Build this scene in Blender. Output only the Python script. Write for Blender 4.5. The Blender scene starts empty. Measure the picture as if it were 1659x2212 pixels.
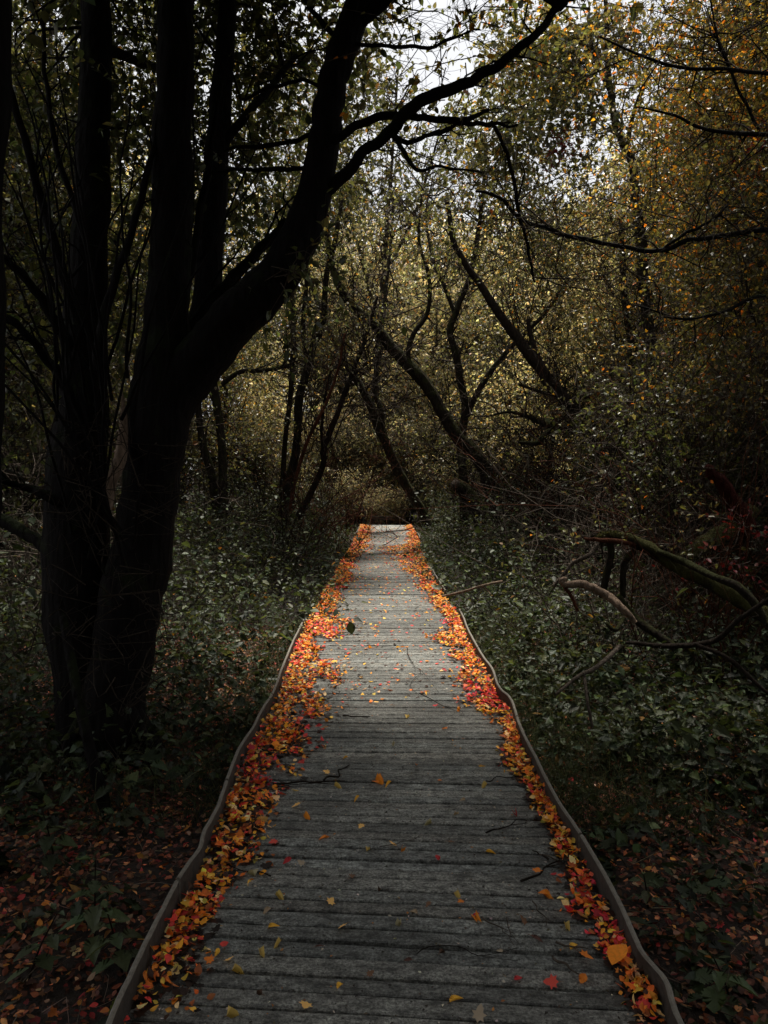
import bpy, math, random
import numpy as np
from mathutils import Vector

random.seed(7)
rng = np.random.default_rng(11)
R = math.radians
scene = bpy.context.scene
COL = scene.collection

# ------------------------------------------------------------------ camera
CAM = np.array([0.0, 0.0, 1.6])
FPX, CX, CY = 1660.0, 829.5, 1106.0
YAW, PIT = R(0.26), R(3.48)
FW = np.array([math.sin(YAW)*math.cos(PIT), math.cos(YAW)*math.cos(PIT), -math.sin(PIT)])
RT = np.array([math.cos(YAW), -math.sin(YAW), 0.0])
UP = np.cross(RT, FW)
cd = bpy.data.cameras.new('camera')
cam = bpy.data.objects.new('camera', cd); COL.objects.link(cam)
cam.location = CAM
cam.rotation_euler = (math.pi/2 - PIT, 0, -YAW)
cd.sensor_fit = 'VERTICAL'; cd.sensor_height = 36; cd.lens = 36*FPX/2212
cd.clip_start = 0.05; cd.clip_end = 400
scene.camera = cam

def P(px, py, d):
    return CAM + FW*d + RT*((px-CX)/FPX*d) + UP*((CY-py)/FPX*d)
def G(px, py, z0=0.0):
    v = FW + RT*((px-CX)/FPX) + UP*((CY-py)/FPX)
    return CAM + v*((z0-CAM[2])/v[2])

# ------------------------------------------------------------------ mesh builder
class MB:
    def __init__(s): s.v=[]; s.c=[]; s.f=[]; s.m=[]; s.n=0
    def add(s, V, F, C=(1,1,1), mi=0):
        V = np.asarray(V, np.float32).reshape(-1,3)
        C = np.asarray(C, np.float32)
        if C.ndim == 1: C = np.broadcast_to(C, (len(V),3))
        s.v.append(V); s.c.append(C)
        for f in (F if isinstance(F, list) else [F]):
            f = np.asarray(f, np.int64)
            s.f.append(f + s.n); s.m.append(np.full(len(f), mi, np.int32))
        s.n += len(V)
    def build(s, name, mats, parent=None, smooth=True, link=True):
        V = np.concatenate(s.v); C = np.concatenate(s.c)
        me = bpy.data.meshes.new(name)
        me.vertices.add(len(V)); me.vertices.foreach_set('co', V.astype(np.float32).ravel())
        loops = np.concatenate([f.ravel() for f in s.f])
        tot = np.concatenate([np.full(len(f), f.shape[1], np.int32) for f in s.f])
        start = np.concatenate([[0], np.cumsum(tot)[:-1]]).astype(np.int32)
        me.loops.add(len(loops)); me.loops.foreach_set('vertex_index', loops.astype(np.int32))
        me.polygons.add(len(tot)); me.polygons.foreach_set('loop_start', start)
        me.polygons.foreach_set('material_index', np.concatenate(s.m))
        me.polygons.foreach_set('use_smooth', np.full(len(tot), smooth))
        at = me.color_attributes.new('Col', 'FLOAT_COLOR', 'POINT')
        at.data.foreach_set('color', np.concatenate([C, np.ones((len(C),1), np.float32)], 1).astype(np.float32).ravel())
        me.update(calc_edges=True)
        for m in (mats if isinstance(mats, (list, tuple)) else [mats]): me.materials.append(m)
        o = bpy.data.objects.new(name, me); COL.objects.link(o)
        if parent is not None: o.parent = parent
        return o

def tag(o, label=None, cat=None, group=None, kind=None):
    if label: o['label'] = label
    if cat: o['category'] = cat
    if group: o['group'] = group
    if kind: o['kind'] = kind
    return o
def empty(name, loc, label, cat, group=None):
    o = bpy.data.objects.new(name, None); COL.objects.link(o)
    o.location = tuple(float(a) for a in loc); o.empty_display_size = .2
    return tag(o, label, cat, group)
def fix(root, children):
    """children were modelled in world coordinates: move their meshes to the thing's frame"""
    off = -np.array(root.location)
    for c in children:
        me = c.data; n = len(me.vertices); a = np.empty(n*3, np.float32); me.vertices.foreach_get('co', a)
        a = a.reshape(-1,3) + off.astype(np.float32); me.vertices.foreach_set('co', a.ravel()); me.update()

def catmull(pts, n):
    """pts (k, m) -> (n, m) smooth resample"""
    p = np.asarray(pts, float)
    if len(p) == 2:
        t = np.linspace(0,1,n)[:,None]; return p[0]*(1-t)+p[1]*t
    q = np.vstack([2*p[0]-p[1], p, 2*p[-1]-p[-2]])
    seg = np.linalg.norm(np.diff(p[:,:3],axis=0),axis=1); cum = np.concatenate([[0],np.cumsum(seg)])
    s = np.linspace(0, cum[-1], n); out = np.empty((n, p.shape[1]))
    for i, si in enumerate(s):
        k = min(np.searchsorted(cum, si, side='right')-1, len(seg)-1); t = (si-cum[k])/max(seg[k],1e-9)
        a,b,c,d = q[k],q[k+1],q[k+2],q[k+3]
        out[i] = .5*((2*b)+(-a+c)*t+(2*a-5*b+4*c-d)*t*t+(-a+3*b-3*c+d)*t**3)
    return out

def tube(mb, pts, rad, sides=8, col=(1,1,1), mi=0, rough=0.0, n=None, cap=True, wob=0.0):
    """smooth tapering tube; rough = relative radius noise, wob = wander of the axis in m"""
    P4 = np.column_stack([np.asarray(pts,float), np.asarray(rad,float)])
    n = n or max(4, 3*len(P4))
    c = catmull(P4, n); pos, r = c[:,:3], np.maximum(c[:,3], .0008)
    if wob:
        w = rng.normal(0, wob, (n,3)); w[1:-1] = (w[:-2]+w[1:-1]*2+w[2:])/4; w[0]*=0; pos = pos+w
    T = np.gradient(pos, axis=0); T /= np.linalg.norm(T,axis=1,keepdims=True)+1e-9
    a = np.array([0,0,1.]) if abs(T[0][2])<.9 else np.array([1.,0,0])
    N = np.empty_like(T); v = np.cross(T[0], a); v/=np.linalg.norm(v); N[0]=v
    for i in range(1,n):
        v = N[i-1]-T[i]*np.dot(N[i-1],T[i]); N[i]=v/(np.linalg.norm(v)+1e-9)
    B = np.cross(T,N)
    th = np.linspace(0,2*math.pi,sides,endpoint=False)
    k = np.ones((n,sides))
    if rough:
        ph = rng.uniform(0,6.28,6); zz = np.arange(n)[:,None]
        k += rough*(.5*np.sin(3*th+ph[0]+zz*.13)+.35*np.sin(5*th+ph[1]-zz*.21)+.35*np.sin(2*th+ph[2]+zz*.5)) + rng.normal(0,rough*.3,(n,sides))
    V = pos[:,None,:] + (r[:,None]*k)[:,:,None]*(np.cos(th)[None,:,None]*N[:,None,:]+np.sin(th)[None,:,None]*B[:,None,:])
    i = np.arange(n-1)[:,None]*sides; j = np.arange(sides)[None,:]; j2=(j+1)%sides
    F = np.stack([i+j, i+j2, i+sides+j2, i+sides+j],-1).reshape(-1,4)
    V = V.reshape(-1,3); fl=[F]
    if cap:
        V = np.vstack([V, pos[0], pos[-1]+T[-1]*r[-1]*.3]); e=n*sides
        jj=np.arange(sides); fl.append(np.stack([jj, np.full(sides,e), (jj+1)%sides],-1)[:, ::-1])
        b=(n-1)*sides; fl.append(np.stack([b+jj, b+(jj+1)%sides, np.full(sides,e+1)],-1))
    mb.add(V, fl, col, mi)
    return pos

def unit(a): return a/(np.linalg.norm(a,axis=-1,keepdims=True)+1e-9)
def tubes(mb, S, D, L, r0, segs=4, sides=3, droop=0.0, bend=.25, col=(1,1,1), mi=0, rs=rng):
    """many thin curved tubes at once. returns points (N, segs+1, 3) on their axes"""
    S=np.asarray(S,float); N=len(S); D=unit(np.asarray(D,float)); L=np.broadcast_to(L,(N,)).astype(float); r0=np.broadcast_to(r0,(N,)).astype(float)
    t=np.linspace(0,1,segs+1)
    bd = rs.normal(0,bend,(N,3)); bd2 = rs.normal(0,bend*.35,(N,3))
    pos = S[:,None,:] + L[:,None,None]*(D[:,None,:]*t[None,:,None] + bd[:,None,:]*(t**2)[None,:,None] + bd2[:,None,:]*np.sin(t*7)[None,:,None])
    pos[:,:,2] -= (droop*L)[:,None]*t[None,:]**2
    T=unit(np.gradient(pos,axis=1))
    a=unit(rs.normal(size=(N,3))); Nn=unit(np.cross(T,a[:,None,:])); B=np.cross(T,Nn)
    th=np.linspace(0,2*math.pi,sides,endpoint=False)
    rr=r0[:,None]*(1-.75*t)[None,:]
    V=pos[:,:,None,:]+rr[:,:,None,None]*(np.cos(th)[None,None,:,None]*Nn[:,:,None,:]+np.sin(th)[None,None,:,None]*B[:,:,None,:])
    base=(np.arange(N)*(segs+1)*sides)[:,None,None]+(np.arange(segs)*sides)[None,:,None]; j=np.arange(sides)[None,None,:]; j2=(j+1)%sides
    F=np.stack([base+j,base+j2,base+sides+j2,base+sides+j],-1).reshape(-1,4)
    c=np.asarray(col,float)
    if c.ndim==2: c=np.repeat(c,(segs+1)*sides,axis=0)
    mb.add(V.reshape(-1,3),F,c,mi)
    return pos

# leaf templates: x along the blade, y across, z up
def T_ovate(w=.30, fold=.10, curl=.12):
    V=np.array([[0,0,0],[.3,w,fold],[.68,w*.8,fold*.7-curl*.3],[1,0,-curl],[.68,-w*.8,fold*.7-curl*.3],[.3,-w,fold]])
    return V,[np.array([[0,3,2,1],[0,5,4,3]])]
def T_diamond(w=.32, fold=.1):
    V=np.array([[0,0,0],[.45,w,fold],[1,0,-.08],[.45,-w,fold]]); return V,[np.array([[0,2,1],[0,3,2]])]
def T_maple():
    r=[(0,0),(.18,.16),(.12,.42),(.34,.33),(.48,.56),(.56,.26),(.78,.22),(1,0),(.78,-.22),(.56,-.26),(.48,-.56),(.34,-.33),(.12,-.42),(.18,-.16)]
    V=np.array([[x,y,.14*abs(y)+(.10*x*x)] for x,y in r]+[[.42,0,0]]); n=len(r)
    return V,[np.array([[i,n,(i+1)%n] for i in range(n)])[:, ::-1]]
def T_oval():
    a=[(0,0),(.12,.14),(.3,.27),(.5,.32),(.7,.25),(.88,.11),(1,0),(.88,-.12),(.7,-.25),(.5,-.31),(.3,-.25),(.12,-.13)]
    V=np.array([[x,y*1.05,.35*abs(y)-.16*x*x] for x,y in a]+[[.35,0,-.02],[.7,0,-.08]])
    F=[[12,1,0],[12,2,1],[12,3,2],[12,13,3],[13,4,3],[13,5,4],[13,6,5],[13,7,6],[13,8,7],[13,9,8],[12,9,13],[12,10,9],[12,11,10],[12,0,11]]
    return V,[np.array(F)]
def T_serr(n=8):
    up=[];dn=[]
    for i in range(1,n):
        t=i/n; w=.30*math.sin(math.pi*t**.75)
        up.append((t-.03,w*1.12,.06*w)); up.append((t+.02,w*.86,.05*w))
        dn.append((t-.03,-w*1.12,.06*w)); dn.append((t+.02,-w*.86,.05*w))
    V=[(0,0,0)]+up+[(1,0,-.12)]+dn[::-1]; m=len(V)
    V=[(x,y,abs(y)*.35-.14*x*x) for x,y,z in V]; mid=[(.5,0,-.05)]
    F=[[i,(i+1)%m,m] for i in range(m)]
    return np.array(V+mid),[np.array(F)[:, ::-1]]
OV,DI,MA,OL,SE = T_ovate(),T_diamond(),T_maple(),T_oval(),T_serr()

def leaves(mb, tpl, pos, dr, nrm, size, col, mi=0, wvar=.2, rs=rng):
    V0,Fs=tpl; N=len(pos); k=len(V0)
    d=unit(np.asarray(dr,float)); nr=np.asarray(nrm,float); nr=unit(nr-d*np.sum(nr*d,-1,keepdims=True)); sd=np.cross(nr,d)
    s=np.broadcast_to(size,(N,))[:,None,None]; wv=rs.uniform(1-wvar,1+wvar,(N,1,1)); zf=rs.uniform(.3,1.8,(N,1,1))
    V=np.asarray(pos,float)[:,None,:]+s*(V0[None,:,0:1]*d[:,None,:]+wv*V0[None,:,1:2]*sd[:,None,:]+zf*V0[None,:,2:3]*nr[:,None,:])
    C=np.repeat(np.asarray(col,float),k,axis=0)
    off=(np.arange(N)*k)[:,None,None]
    mb.add(V.reshape(-1,3),[(F[None]+off).reshape(-1,F.shape[1]) for F in Fs],C,mi)

def pal(cols, w, N, jit=.22, rs=rng):
    cols=np.array(cols,float); w=np.array(w,float); w/=w.sum()
    i=rs.choice(len(cols),N,p=w); return np.clip(cols[i]*rs.lognormal(0,jit,(N,1))*rs.lognormal(0,.07,(N,3)),0,1)

GREEN=([(.085,.10,.042),(.065,.08,.036),(.13,.135,.055),(.045,.06,.034)],[4,4,2,2])
OLIVE=([(.105,.11,.052),(.075,.082,.040),(.17,.16,.080),(.045,.052,.028),(.36,.18,.03)],[4,4,3,2.5,.4])
AUT  =([(.125,.12,.055),(.085,.088,.042),(.19,.165,.075),(.40,.20,.03),(.44,.13,.02),(.045,.05,.025)],[4,4,3,1.1,.6,2.5])
GOLD =([(.20,.165,.055),(.13,.12,.05),(.55,.30,.04),(.60,.20,.025),(.08,.085,.035)],[4,4,1.6,.9,3])
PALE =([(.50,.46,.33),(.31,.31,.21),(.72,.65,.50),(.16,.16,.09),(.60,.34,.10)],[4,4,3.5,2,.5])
BRAM =([(.048,.064,.028),(.032,.046,.022),(.080,.098,.042),(.024,.034,.019),(.16,.08,.02)],[4,4,1.6,2.4,.15])
REDS =([(.20,.02,.025),(.12,.015,.02),(.28,.04,.02)],[3,3,1])
LITT =([(.17,.050,.022),(.10,.032,.020),(.24,.10,.040),(.22,.14,.08),(.32,.12,.02),(.06,.03,.02),(.20,.02,.02)],[4,5,2.6,1.3,.8,4,1])
DRIFT=([(.92,.34,.03),(.92,.50,.08),(.82,.20,.03),(.70,.06,.05),(.72,.46,.06),(.95,.60,.28),(.36,.10,.03),(.48,.38,.08),(.05,.02,.012)],[6,2.6,5.5,4.2,1.8,3.0,4,1.3,6])

# ------------------------------------------------------------------ materials
def newmat(name):
    m=bpy.data.materials.new(name); m.use_nodes=True; nt=m.node_tree; nt.nodes.clear()
    out=nt.nodes.new('ShaderNodeOutputMaterial'); return m,nt,out
def N_(nt,t,**k):
    n=nt.nodes.new(t)
    for a,b in k.items():
        if a in n.inputs: n.inputs[a].default_value=b
        else: setattr(n,a,b)
    return n
def leafmat(name, rough=.42, trans=.35, spec=.5, tint=(1,1,1), vein=0):
    m,nt,out=newmat(name); L=nt.links.new
    at=N_(nt,'ShaderNodeAttribute',attribute_name='Col')
    tc=N_(nt,'ShaderNodeTexCoord'); no=N_(nt,'ShaderNodeTexNoise',Scale=90.0,Detail=3.0); L(tc.outputs['Object'],no.inputs['Vector'])
    mr=N_(nt,'ShaderNodeMapRange'); mr.inputs[3].default_value=.62; mr.inputs[4].default_value=1.38; L(no.outputs['Fac'],mr.inputs[0])
    mx=N_(nt,'ShaderNodeVectorMath',operation='SCALE'); L(at.outputs['Color'],mx.inputs[0]); L(mr.outputs[0],mx.inputs['Scale'])
    pr=N_(nt,'ShaderNodeBsdfPrincipled',Roughness=rough); pr.inputs['Specular IOR Level'].default_value=spec; L(mx.outputs[0],pr.inputs['Base Color'])
    bp=N_(nt,'ShaderNodeBump',Strength=.35,Distance=.004); L(no.outputs['Fac'],bp.inputs['Height']); L(bp.outputs[0],pr.inputs['Normal'])
    tr=N_(nt,'ShaderNodeBsdfTranslucent'); g=N_(nt,'ShaderNodeVectorMath',operation='MULTIPLY'); g.inputs[1].default_value=(1.5,1.35,.7); L(mx.outputs[0],g.inputs[0]); L(g.outputs[0],tr.inputs['Color'])
    ms=N_(nt,'ShaderNodeMixShader'); ms.inputs[0].default_value=trans; L(pr.outputs[0],ms.inputs[1]); L(tr.outputs[0],ms.inputs[2]); L(ms.outputs[0],out.inputs[0])
    return m
M_leaf=leafmat('living_leaf',rough=.38,trans=.48,spec=.5); M_bram=leafmat('bramble_leaf',rough=.48,trans=.3,spec=.2); M_dry=leafmat('fallen_leaf',rough=.6,trans=.22,spec=.3)
def barkmat(name, dark, light, moss=None, mfac=.5, sc=1.0, rough=.85):
    m,nt,out=newmat(name); L=nt.links.new
    tc=N_(nt,'ShaderNodeTexCoord'); mp=N_(nt,'ShaderNodeMapping'); mp.inputs['Scale'].default_value=(1,1,.22); L(tc.outputs['Object'],mp.inputs[0])
    n1=N_(nt,'ShaderNodeTexNoise',Scale=42.0*sc,Detail=6.0,Roughness=.7); L(mp.outputs[0],n1.inputs['Vector'])
    vo=N_(nt,'ShaderNodeTexVoronoi',Scale=26.0*sc); L(mp.outputs[0],vo.inputs['Vector'])
    cr=N_(nt,'ShaderNodeValToRGB'); cr.color_ramp.elements[0].position=.3; cr.color_ramp.elements[1].position=.72
    cr.color_ramp.elements[0].color=(*dark,1); cr.color_ramp.elements[1].color=(*light,1); L(n1.outputs['Fac'],cr.inputs[0])
    c=cr.outputs[0]
    if moss:
        n2=N_(nt,'ShaderNodeTexNoise',Scale=5.0,Detail=5.0,Roughness=.65); L(tc.outputs['Object'],n2.inputs['Vector'])
        ge=N_(nt,'ShaderNodeNewGeometry'); sx=N_(nt,'ShaderNodeSeparateXYZ'); L(ge.outputs['Normal'],sx.inputs[0])
        ad=N_(nt,'ShaderNodeMath',operation='MULTIPLY_ADD'); L(sx.outputs['Z'],ad.inputs[0]); ad.inputs[1].default_value=.22; L(n2.outputs['Fac'],ad.inputs[2])
        r2=N_(nt,'ShaderNodeValToRGB'); r2.color_ramp.elements[0].position=.62-mfac*.25; r2.color_ramp.elements[1].position=.74-mfac*.25; L(ad.outputs[0],r2.inputs[0])
        n3=N_(nt,'ShaderNodeTexNoise',Scale=160.0,Detail=2.0); L(tc.outputs['Object'],n3.inputs['Vector'])
        r3=N_(nt,'ShaderNodeValToRGB'); r3.color_ramp.elements[0].color=(moss[0]*.4,moss[1]*.4,moss[2]*.4,1); r3.color_ramp.elements[1].color=(moss[0]*1.5,moss[1]*1.5,moss[2]*1.4,1); L(n3.outputs['Fac'],r3.inputs[0])
        mi=N_(nt,'ShaderNodeMixRGB'); L(r2.outputs[0],mi.inputs[0]); L(c,mi.inputs[1]); L(r3.outputs[0],mi.inputs[2]); c=mi.outputs[0]
    pr=N_(nt,'ShaderNodeBsdfPrincipled',Roughness=rough); pr.inputs['Specular IOR Level'].default_value=.08; L(c,pr.inputs['Base Color'])
    md=N_(nt,'ShaderNodeMath',operation='ADD'); L(n1.outputs['Fac'],md.inputs[0]); L(vo.outputs['Distance'],md.inputs[1])
    bp=N_(nt,'ShaderNodeBump',Strength=.8,Distance=.02); L(md.outputs[0],bp.inputs['Height']); L(bp.outputs[0],pr.inputs['Normal']); L(pr.outputs[0],out.inputs[0])
    return m
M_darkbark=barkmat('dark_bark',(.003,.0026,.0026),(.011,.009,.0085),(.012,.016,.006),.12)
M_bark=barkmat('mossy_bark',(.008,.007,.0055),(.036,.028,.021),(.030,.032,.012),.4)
M_brown=barkmat('brown_bark',(.008,.006,.005),(.030,.022,.016))
M_red=barkmat('reddish_bark',(.03,.011,.007),(.11,.04,.02))
M_redwood=barkmat('rotten_red_wood',(.016,.004,.003),(.055,.011,.008))
M_pale=barkmat('pale_bare_wood',(.08,.055,.04),(.26,.19,.14))
M_moss=barkmat('thick_moss',(.010,.009,.006),(.035,.028,.02),(.055,.054,.020),.9)
M_twig=barkmat('thin_twig',(.035,.028,.022),(.13,.105,.085))

M_twig2=barkmat('dark_twig',(.012,.009,.007),(.06,.046,.034))
def woodmat():
    m,nt,out=newmat('weathered_plank'); L=nt.links.new
    at=N_(nt,'ShaderNodeAttribute',attribute_name='Col'); tc=N_(nt,'ShaderNodeTexCoord')
    mp=N_(nt,'ShaderNodeMapping'); mp.inputs['Scale'].default_value=(3,40,20); L(tc.outputs['Object'],mp.inputs[0])
    gr=N_(nt,'ShaderNodeTexNoise',Scale=3.0,Detail=6.0,Roughness=.7); L(mp.outputs[0],gr.inputs['Vector'])
    sp=N_(nt,'ShaderNodeTexNoise',Scale=95.0,Detail=4.0,Roughness=.8); L(tc.outputs['Object'],sp.inputs['Vector'])
    mp2=N_(nt,'ShaderNodeMapping'); mp2.inputs['Scale'].default_value=(1,2.2,1); L(tc.outputs['Object'],mp2.inputs[0])
    bl=N_(nt,'ShaderNodeTexNoise',Scale=14.0,Detail=7.0,Roughness=.72); L(mp2.outputs[0],bl.inputs['Vector'])
    st=N_(nt,'ShaderNodeTexNoise',Scale=2.2,Detail=4.0); L(tc.outputs['Object'],st.inputs['Vector'])
    def rmp(src,a,b,lo,hi):
        r=N_(nt,'ShaderNodeMapRange'); r.inputs[1].default_value=a; r.inputs[2].default_value=b; r.inputs[3].default_value=lo; r.inputs[4].default_value=hi; L(src,r.inputs[0]); return r.outputs[0]
    a=rmp(gr.outputs['Fac'],.3,.7,.78,1.18); b=rmp(sp.outputs['Fac'],.36,.66,.22,2.0); c=rmp(bl.outputs['Fac'],.38,.62,.26,1.75); d=rmp(st.outputs['Fac'],.35,.65,.58,1.28)
    def mul(x,y):
        q=N_(nt,'ShaderNodeMath',operation='MULTIPLY'); L(x,q.inputs[0]); L(y,q.inputs[1]); return q.outputs[0]
    k=mul(mul(a,b),mul(c,d))
    vm=N_(nt,'ShaderNodeVectorMath',operation='SCALE'); L(at.outputs['Color'],vm.inputs[0]); L(k,vm.inputs['Scale'])
    pr=N_(nt,'ShaderNodeBsdfPrincipled',Roughness=.55); pr.inputs['Specular IOR Level'].default_value=.5; L(vm.outputs[0],pr.inputs['Base Color'])
    bp=N_(nt,'ShaderNodeBump',Strength=.8,Distance=.006); L(k,bp.inputs['Height']); L(bp.outputs[0],pr.inputs['Normal']); L(pr.outputs[0],out.inputs[0])
    return m
M_plank=woodmat()
def simplemat(name,c1,c2,scale,rough=.8,bump=.5,dist=.01,detail=6):
    m,nt,out=newmat(name); L=nt.links.new; tc=N_(nt,'ShaderNodeTexCoord')
    n=N_(nt,'ShaderNodeTexNoise',Scale=scale,Detail=float(detail),Roughness=.7); L(tc.outputs['Object'],n.inputs['Vector'])
    cr=N_(nt,'ShaderNodeValToRGB'); cr.color_ramp.elements[0].position=.32; cr.color_ramp.elements[1].position=.7
    cr.color_ramp.elements[0].color=(*c1,1); cr.color_ramp.elements[1].color=(*c2,1); L(n.outputs['Fac'],cr.inputs[0])
    pr=N_(nt,'ShaderNodeBsdfPrincipled',Roughness=rough); L(cr.outputs[0],pr.inputs['Base Color'])
    bp=N_(nt,'ShaderNodeBump',Strength=bump,Distance=dist); L(n.outputs['Fac'],bp.inputs['Height']); L(bp.outputs[0],pr.inputs['Normal']); L(pr.outputs[0],out.inputs[0]); return m
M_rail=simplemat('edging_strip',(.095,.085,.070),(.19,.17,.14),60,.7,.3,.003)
M_railside=simplemat('edging_side_shade',(.018,.014,.011),(.06,.048,.038),45,.8,.4,.003)  # near-black colour paints shade onto the upright faces of the strips
M_soil=simplemat('forest_soil',(.008,.006,.005),(.040,.026,.018),18,.95,1,.03)
M_darkwood=simplemat('dark_wood',(.012,.010,.008),(.035,.028,.022),30,.8)

# ------------------------------------------------------------------ ground
RL=[(222,2240),(240,2195),(300,2060),(352,1960),(400,1872),(428,1842),(442,1790),(470,1740),(490,1680),(520,1610),(545,1572),(566,1530),(592,1490),(606,1450),(626,1400),(645,1360),(660,1328)]
RR=[(1490,2240),(1472,2200),(1442,2140),(1430,2095),(1390,2052),(1363,2000),(1330,1930),(1290,1860),(1242,1780),(1200,1715),(1160,1640),(1125,1570),(1105,1510),(1078,1482),(1062,1440),(1040,1410),(1016,1368),(1004,1338)]
ZR=.095
railL=np.array([G(a,b,ZR) for a,b in RL]); railR=np.array([G(a,b,ZR) for a,b in RR])
def ext(p,end):
    f=p[0]+(p[0]-p[3])/np.linalg.norm(p[0]-p[3])*1.0; f2=f+np.array([0,-4,0]); return np.vstack([f2,f,p,end])
farL=np.array([G(a,b,ZR) for a,b in [(664,1322),(686,1288),(706,1250),(728,1215),(746,1188),(757,1172),(762,1158),(771,1147)]])
farR=np.array([G(a,b,ZR) for a,b in [(1000,1330),(985,1303),(968,1285),(955,1262),(940,1240),(925,1208),(914,1186),(911,1172),(907,1160),(901,1149)]])
edgeL=ext(railL,farL); edgeR=ext(railR,farR)
def xl(y): return np.interp(y,edgeL[:,1],edgeL[:,0])
def xr(y): return np.interp(y,edgeR[:,1],edgeR[:,0])
YEND=G(837,1142,0)[1]
def gh(x,y):
    x=np.asarray(x,float); y=np.asarray(y,float)
    ax=np.maximum(np.abs(x)-.9,0)
    return -.20+.05*np.sin(x*1.9+y*.7)*np.clip(ax,0,1)+.04*np.sin(x*.8-y*1.7+1)*np.clip(ax,0,1)+.035*np.maximum(ax-2,0)-.02*np.sin(y*3+x*2)*np.clip(ax,0,1)
g=np.concatenate([np.linspace(-150,-16,12),np.linspace(-15,15,161),np.linspace(16,150,12)])
gy=np.concatenate([np.linspace(-60,-3,8),np.linspace(-2.5,26,150),np.linspace(27,220,18)])
X,Y=np.meshgrid(g,gy); Z=gh(np.clip(X,-14,14),np.clip(Y,-3,30))
nx=len(g); idx=np.arange((len(gy)-1)*nx).reshape(-1,nx)[:,:-1].ravel()
mb=MB(); mb.add(np.stack([X,Y,Z],-1).reshape(-1,3),np.stack([idx,idx+1,idx+nx+1,idx+nx],-1)); tag(mb.build('ground',M_soil),kind='structure')

# ------------------------------------------------------------------ boardwalk
mb=MB(); y=-1.5; k=0
def plank(mb,y0,y1,z,ang,col):
    nx_=10; ts=np.linspace(0,1,nx_); xa=xl((y0+y1)/2)-.005; xb=xr((y0+y1)/2)+.005; xs=xa+(xb-xa)*ts; xm=(xa+xb)/2
    sk=(xs-xm)*ang; j0=rng.normal(0,.0012,nx_); j1=rng.normal(0,.0012,nx_); zj=z+rng.normal(0,.0006,nx_)+rng.normal(0,.0012)*(ts-.5)
    b=.004; ring=[(y0+j0,zj-.03),(y0+j0,zj-b),(y0+j0+b,zj),(y1+j1-b,zj),(y1+j1,zj-b),(y1+j1,zj-.03)]
    V=np.stack([np.stack([xs,yy+sk,zz],-1) for yy,zz in ring],1)   # nx,6,3
    i=(np.arange(nx_-1)*6)[:,None]; j=np.arange(6)[None]; j2=(j+1)%6
    F=np.stack([i+j,i+6+j,i+6+j2,i+j2],-1).reshape(-1,4)
    mb.add(V.reshape(-1,3),[F,np.array([[0,1,2,5],[2,3,4,5]]),np.array([[0,5,2,1],[5,4,3,2]])+(nx_-1)*6],col)
while y<YEND+1.2:
    w=.068*rng.uniform(.85,1.18); gap=rng.choice([.007,.011,.017],p=[.35,.4,.25])
    if abs(y-9.38)<.05: gap=.05
    if abs(y-7.32)<.05: gap=.022
    ang=-.075*np.clip((5.2-y)/2.8,0,1)-.012
    tone=rng.uniform(.135,.245)*(1+ .12*math.sin(y*2.3)); wm=rng.uniform(-.02,.05)
    tone*=1.35 if y>15.4 else 1  # far boards lightened: sunlight at the far end put into their colour
    plank(mb,y,y+w,rng.normal(0,.0022),ang,(tone*(1+wm)*.97,tone,tone*(.93-wm*.6)))
    y+=w+gap
bw=mb.build('boardwalk',M_plank,smooth=False); tag(bw,kind='structure',label='weathered grey plank boardwalk running straight into the wood')
def strip(path,name,label=None,w=.017,h=.125,z0=-.03):
    p=catmull(path,max(20,len(path)*7)); p[:,:2]+=0; T=unit(np.gradient(p[:,:2],axis=0)); Nn=np.stack([T[:,1],-T[:,0]],-1)
    n=len(p); hh=w/2; lean=rng.normal(0,.004,n); lean=np.convolve(lean,np.ones(9)/9,'same')
    sec=[(-hh,0),(-hh,h-.005),(-hh+.005,h),(hh-.005,h),(hh,h-.005),(hh,0)]
    V=np.zeros((n,6,3))
    for q,(a,b) in enumerate(sec):
        V[:,q,:2]=p[:,:2]+Nn*(a+lean*b*6)[:,None]; V[:,q,2]=z0+b+.004*np.sin(p[:,1]*5)*(b>.05)
    i=(np.arange(n-1)*6)[:,None]; j=np.arange(6)[None]; j2=(j+1)%6
    F=np.stack([i+j,i+j2,i+6+j2,i+6+j],-1).reshape(-1,4)
    m=MB(); m.add(V.reshape(-1,3),[F,np.array([[0,5,2,1],[5,4,3,2]]),np.array([[0,1,2,5],[2,3,4,5]])+(n-1)*6])
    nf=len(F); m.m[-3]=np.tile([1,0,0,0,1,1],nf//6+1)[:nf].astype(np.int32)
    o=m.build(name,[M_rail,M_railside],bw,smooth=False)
    if label:o['label']=label
    return o
def cut(path,ys,ye):
    q=catmull(path,5000); q=q[(q[:,1]>=ys)&(q[:,1]<=ye)]; return q[np.unique(np.linspace(0,len(q)-1,max(8,int((min(ye,20)-max(ys,-2))/.12))).astype(int))]
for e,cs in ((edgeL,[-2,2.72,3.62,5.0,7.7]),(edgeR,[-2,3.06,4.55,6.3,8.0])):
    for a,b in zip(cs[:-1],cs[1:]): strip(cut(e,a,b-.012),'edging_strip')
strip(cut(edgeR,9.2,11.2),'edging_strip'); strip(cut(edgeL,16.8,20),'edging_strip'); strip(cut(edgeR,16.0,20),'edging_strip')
m=MB()
for s in (-.55,.1,.7):
    V=np.array([[s+a,b,c] for a in(-.04,.04) for b in(-1.4,YEND+1.1) for c in(-.24,-.032)]); m.add(V,np.array([[0,1,3,2],[4,6,7,5],[0,4,5,1],[2,3,7,6],[0,2,6,4],[1,5,7,3]]))
m.build('bearer_beam',M_darkwood,bw,smooth=False)
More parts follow.
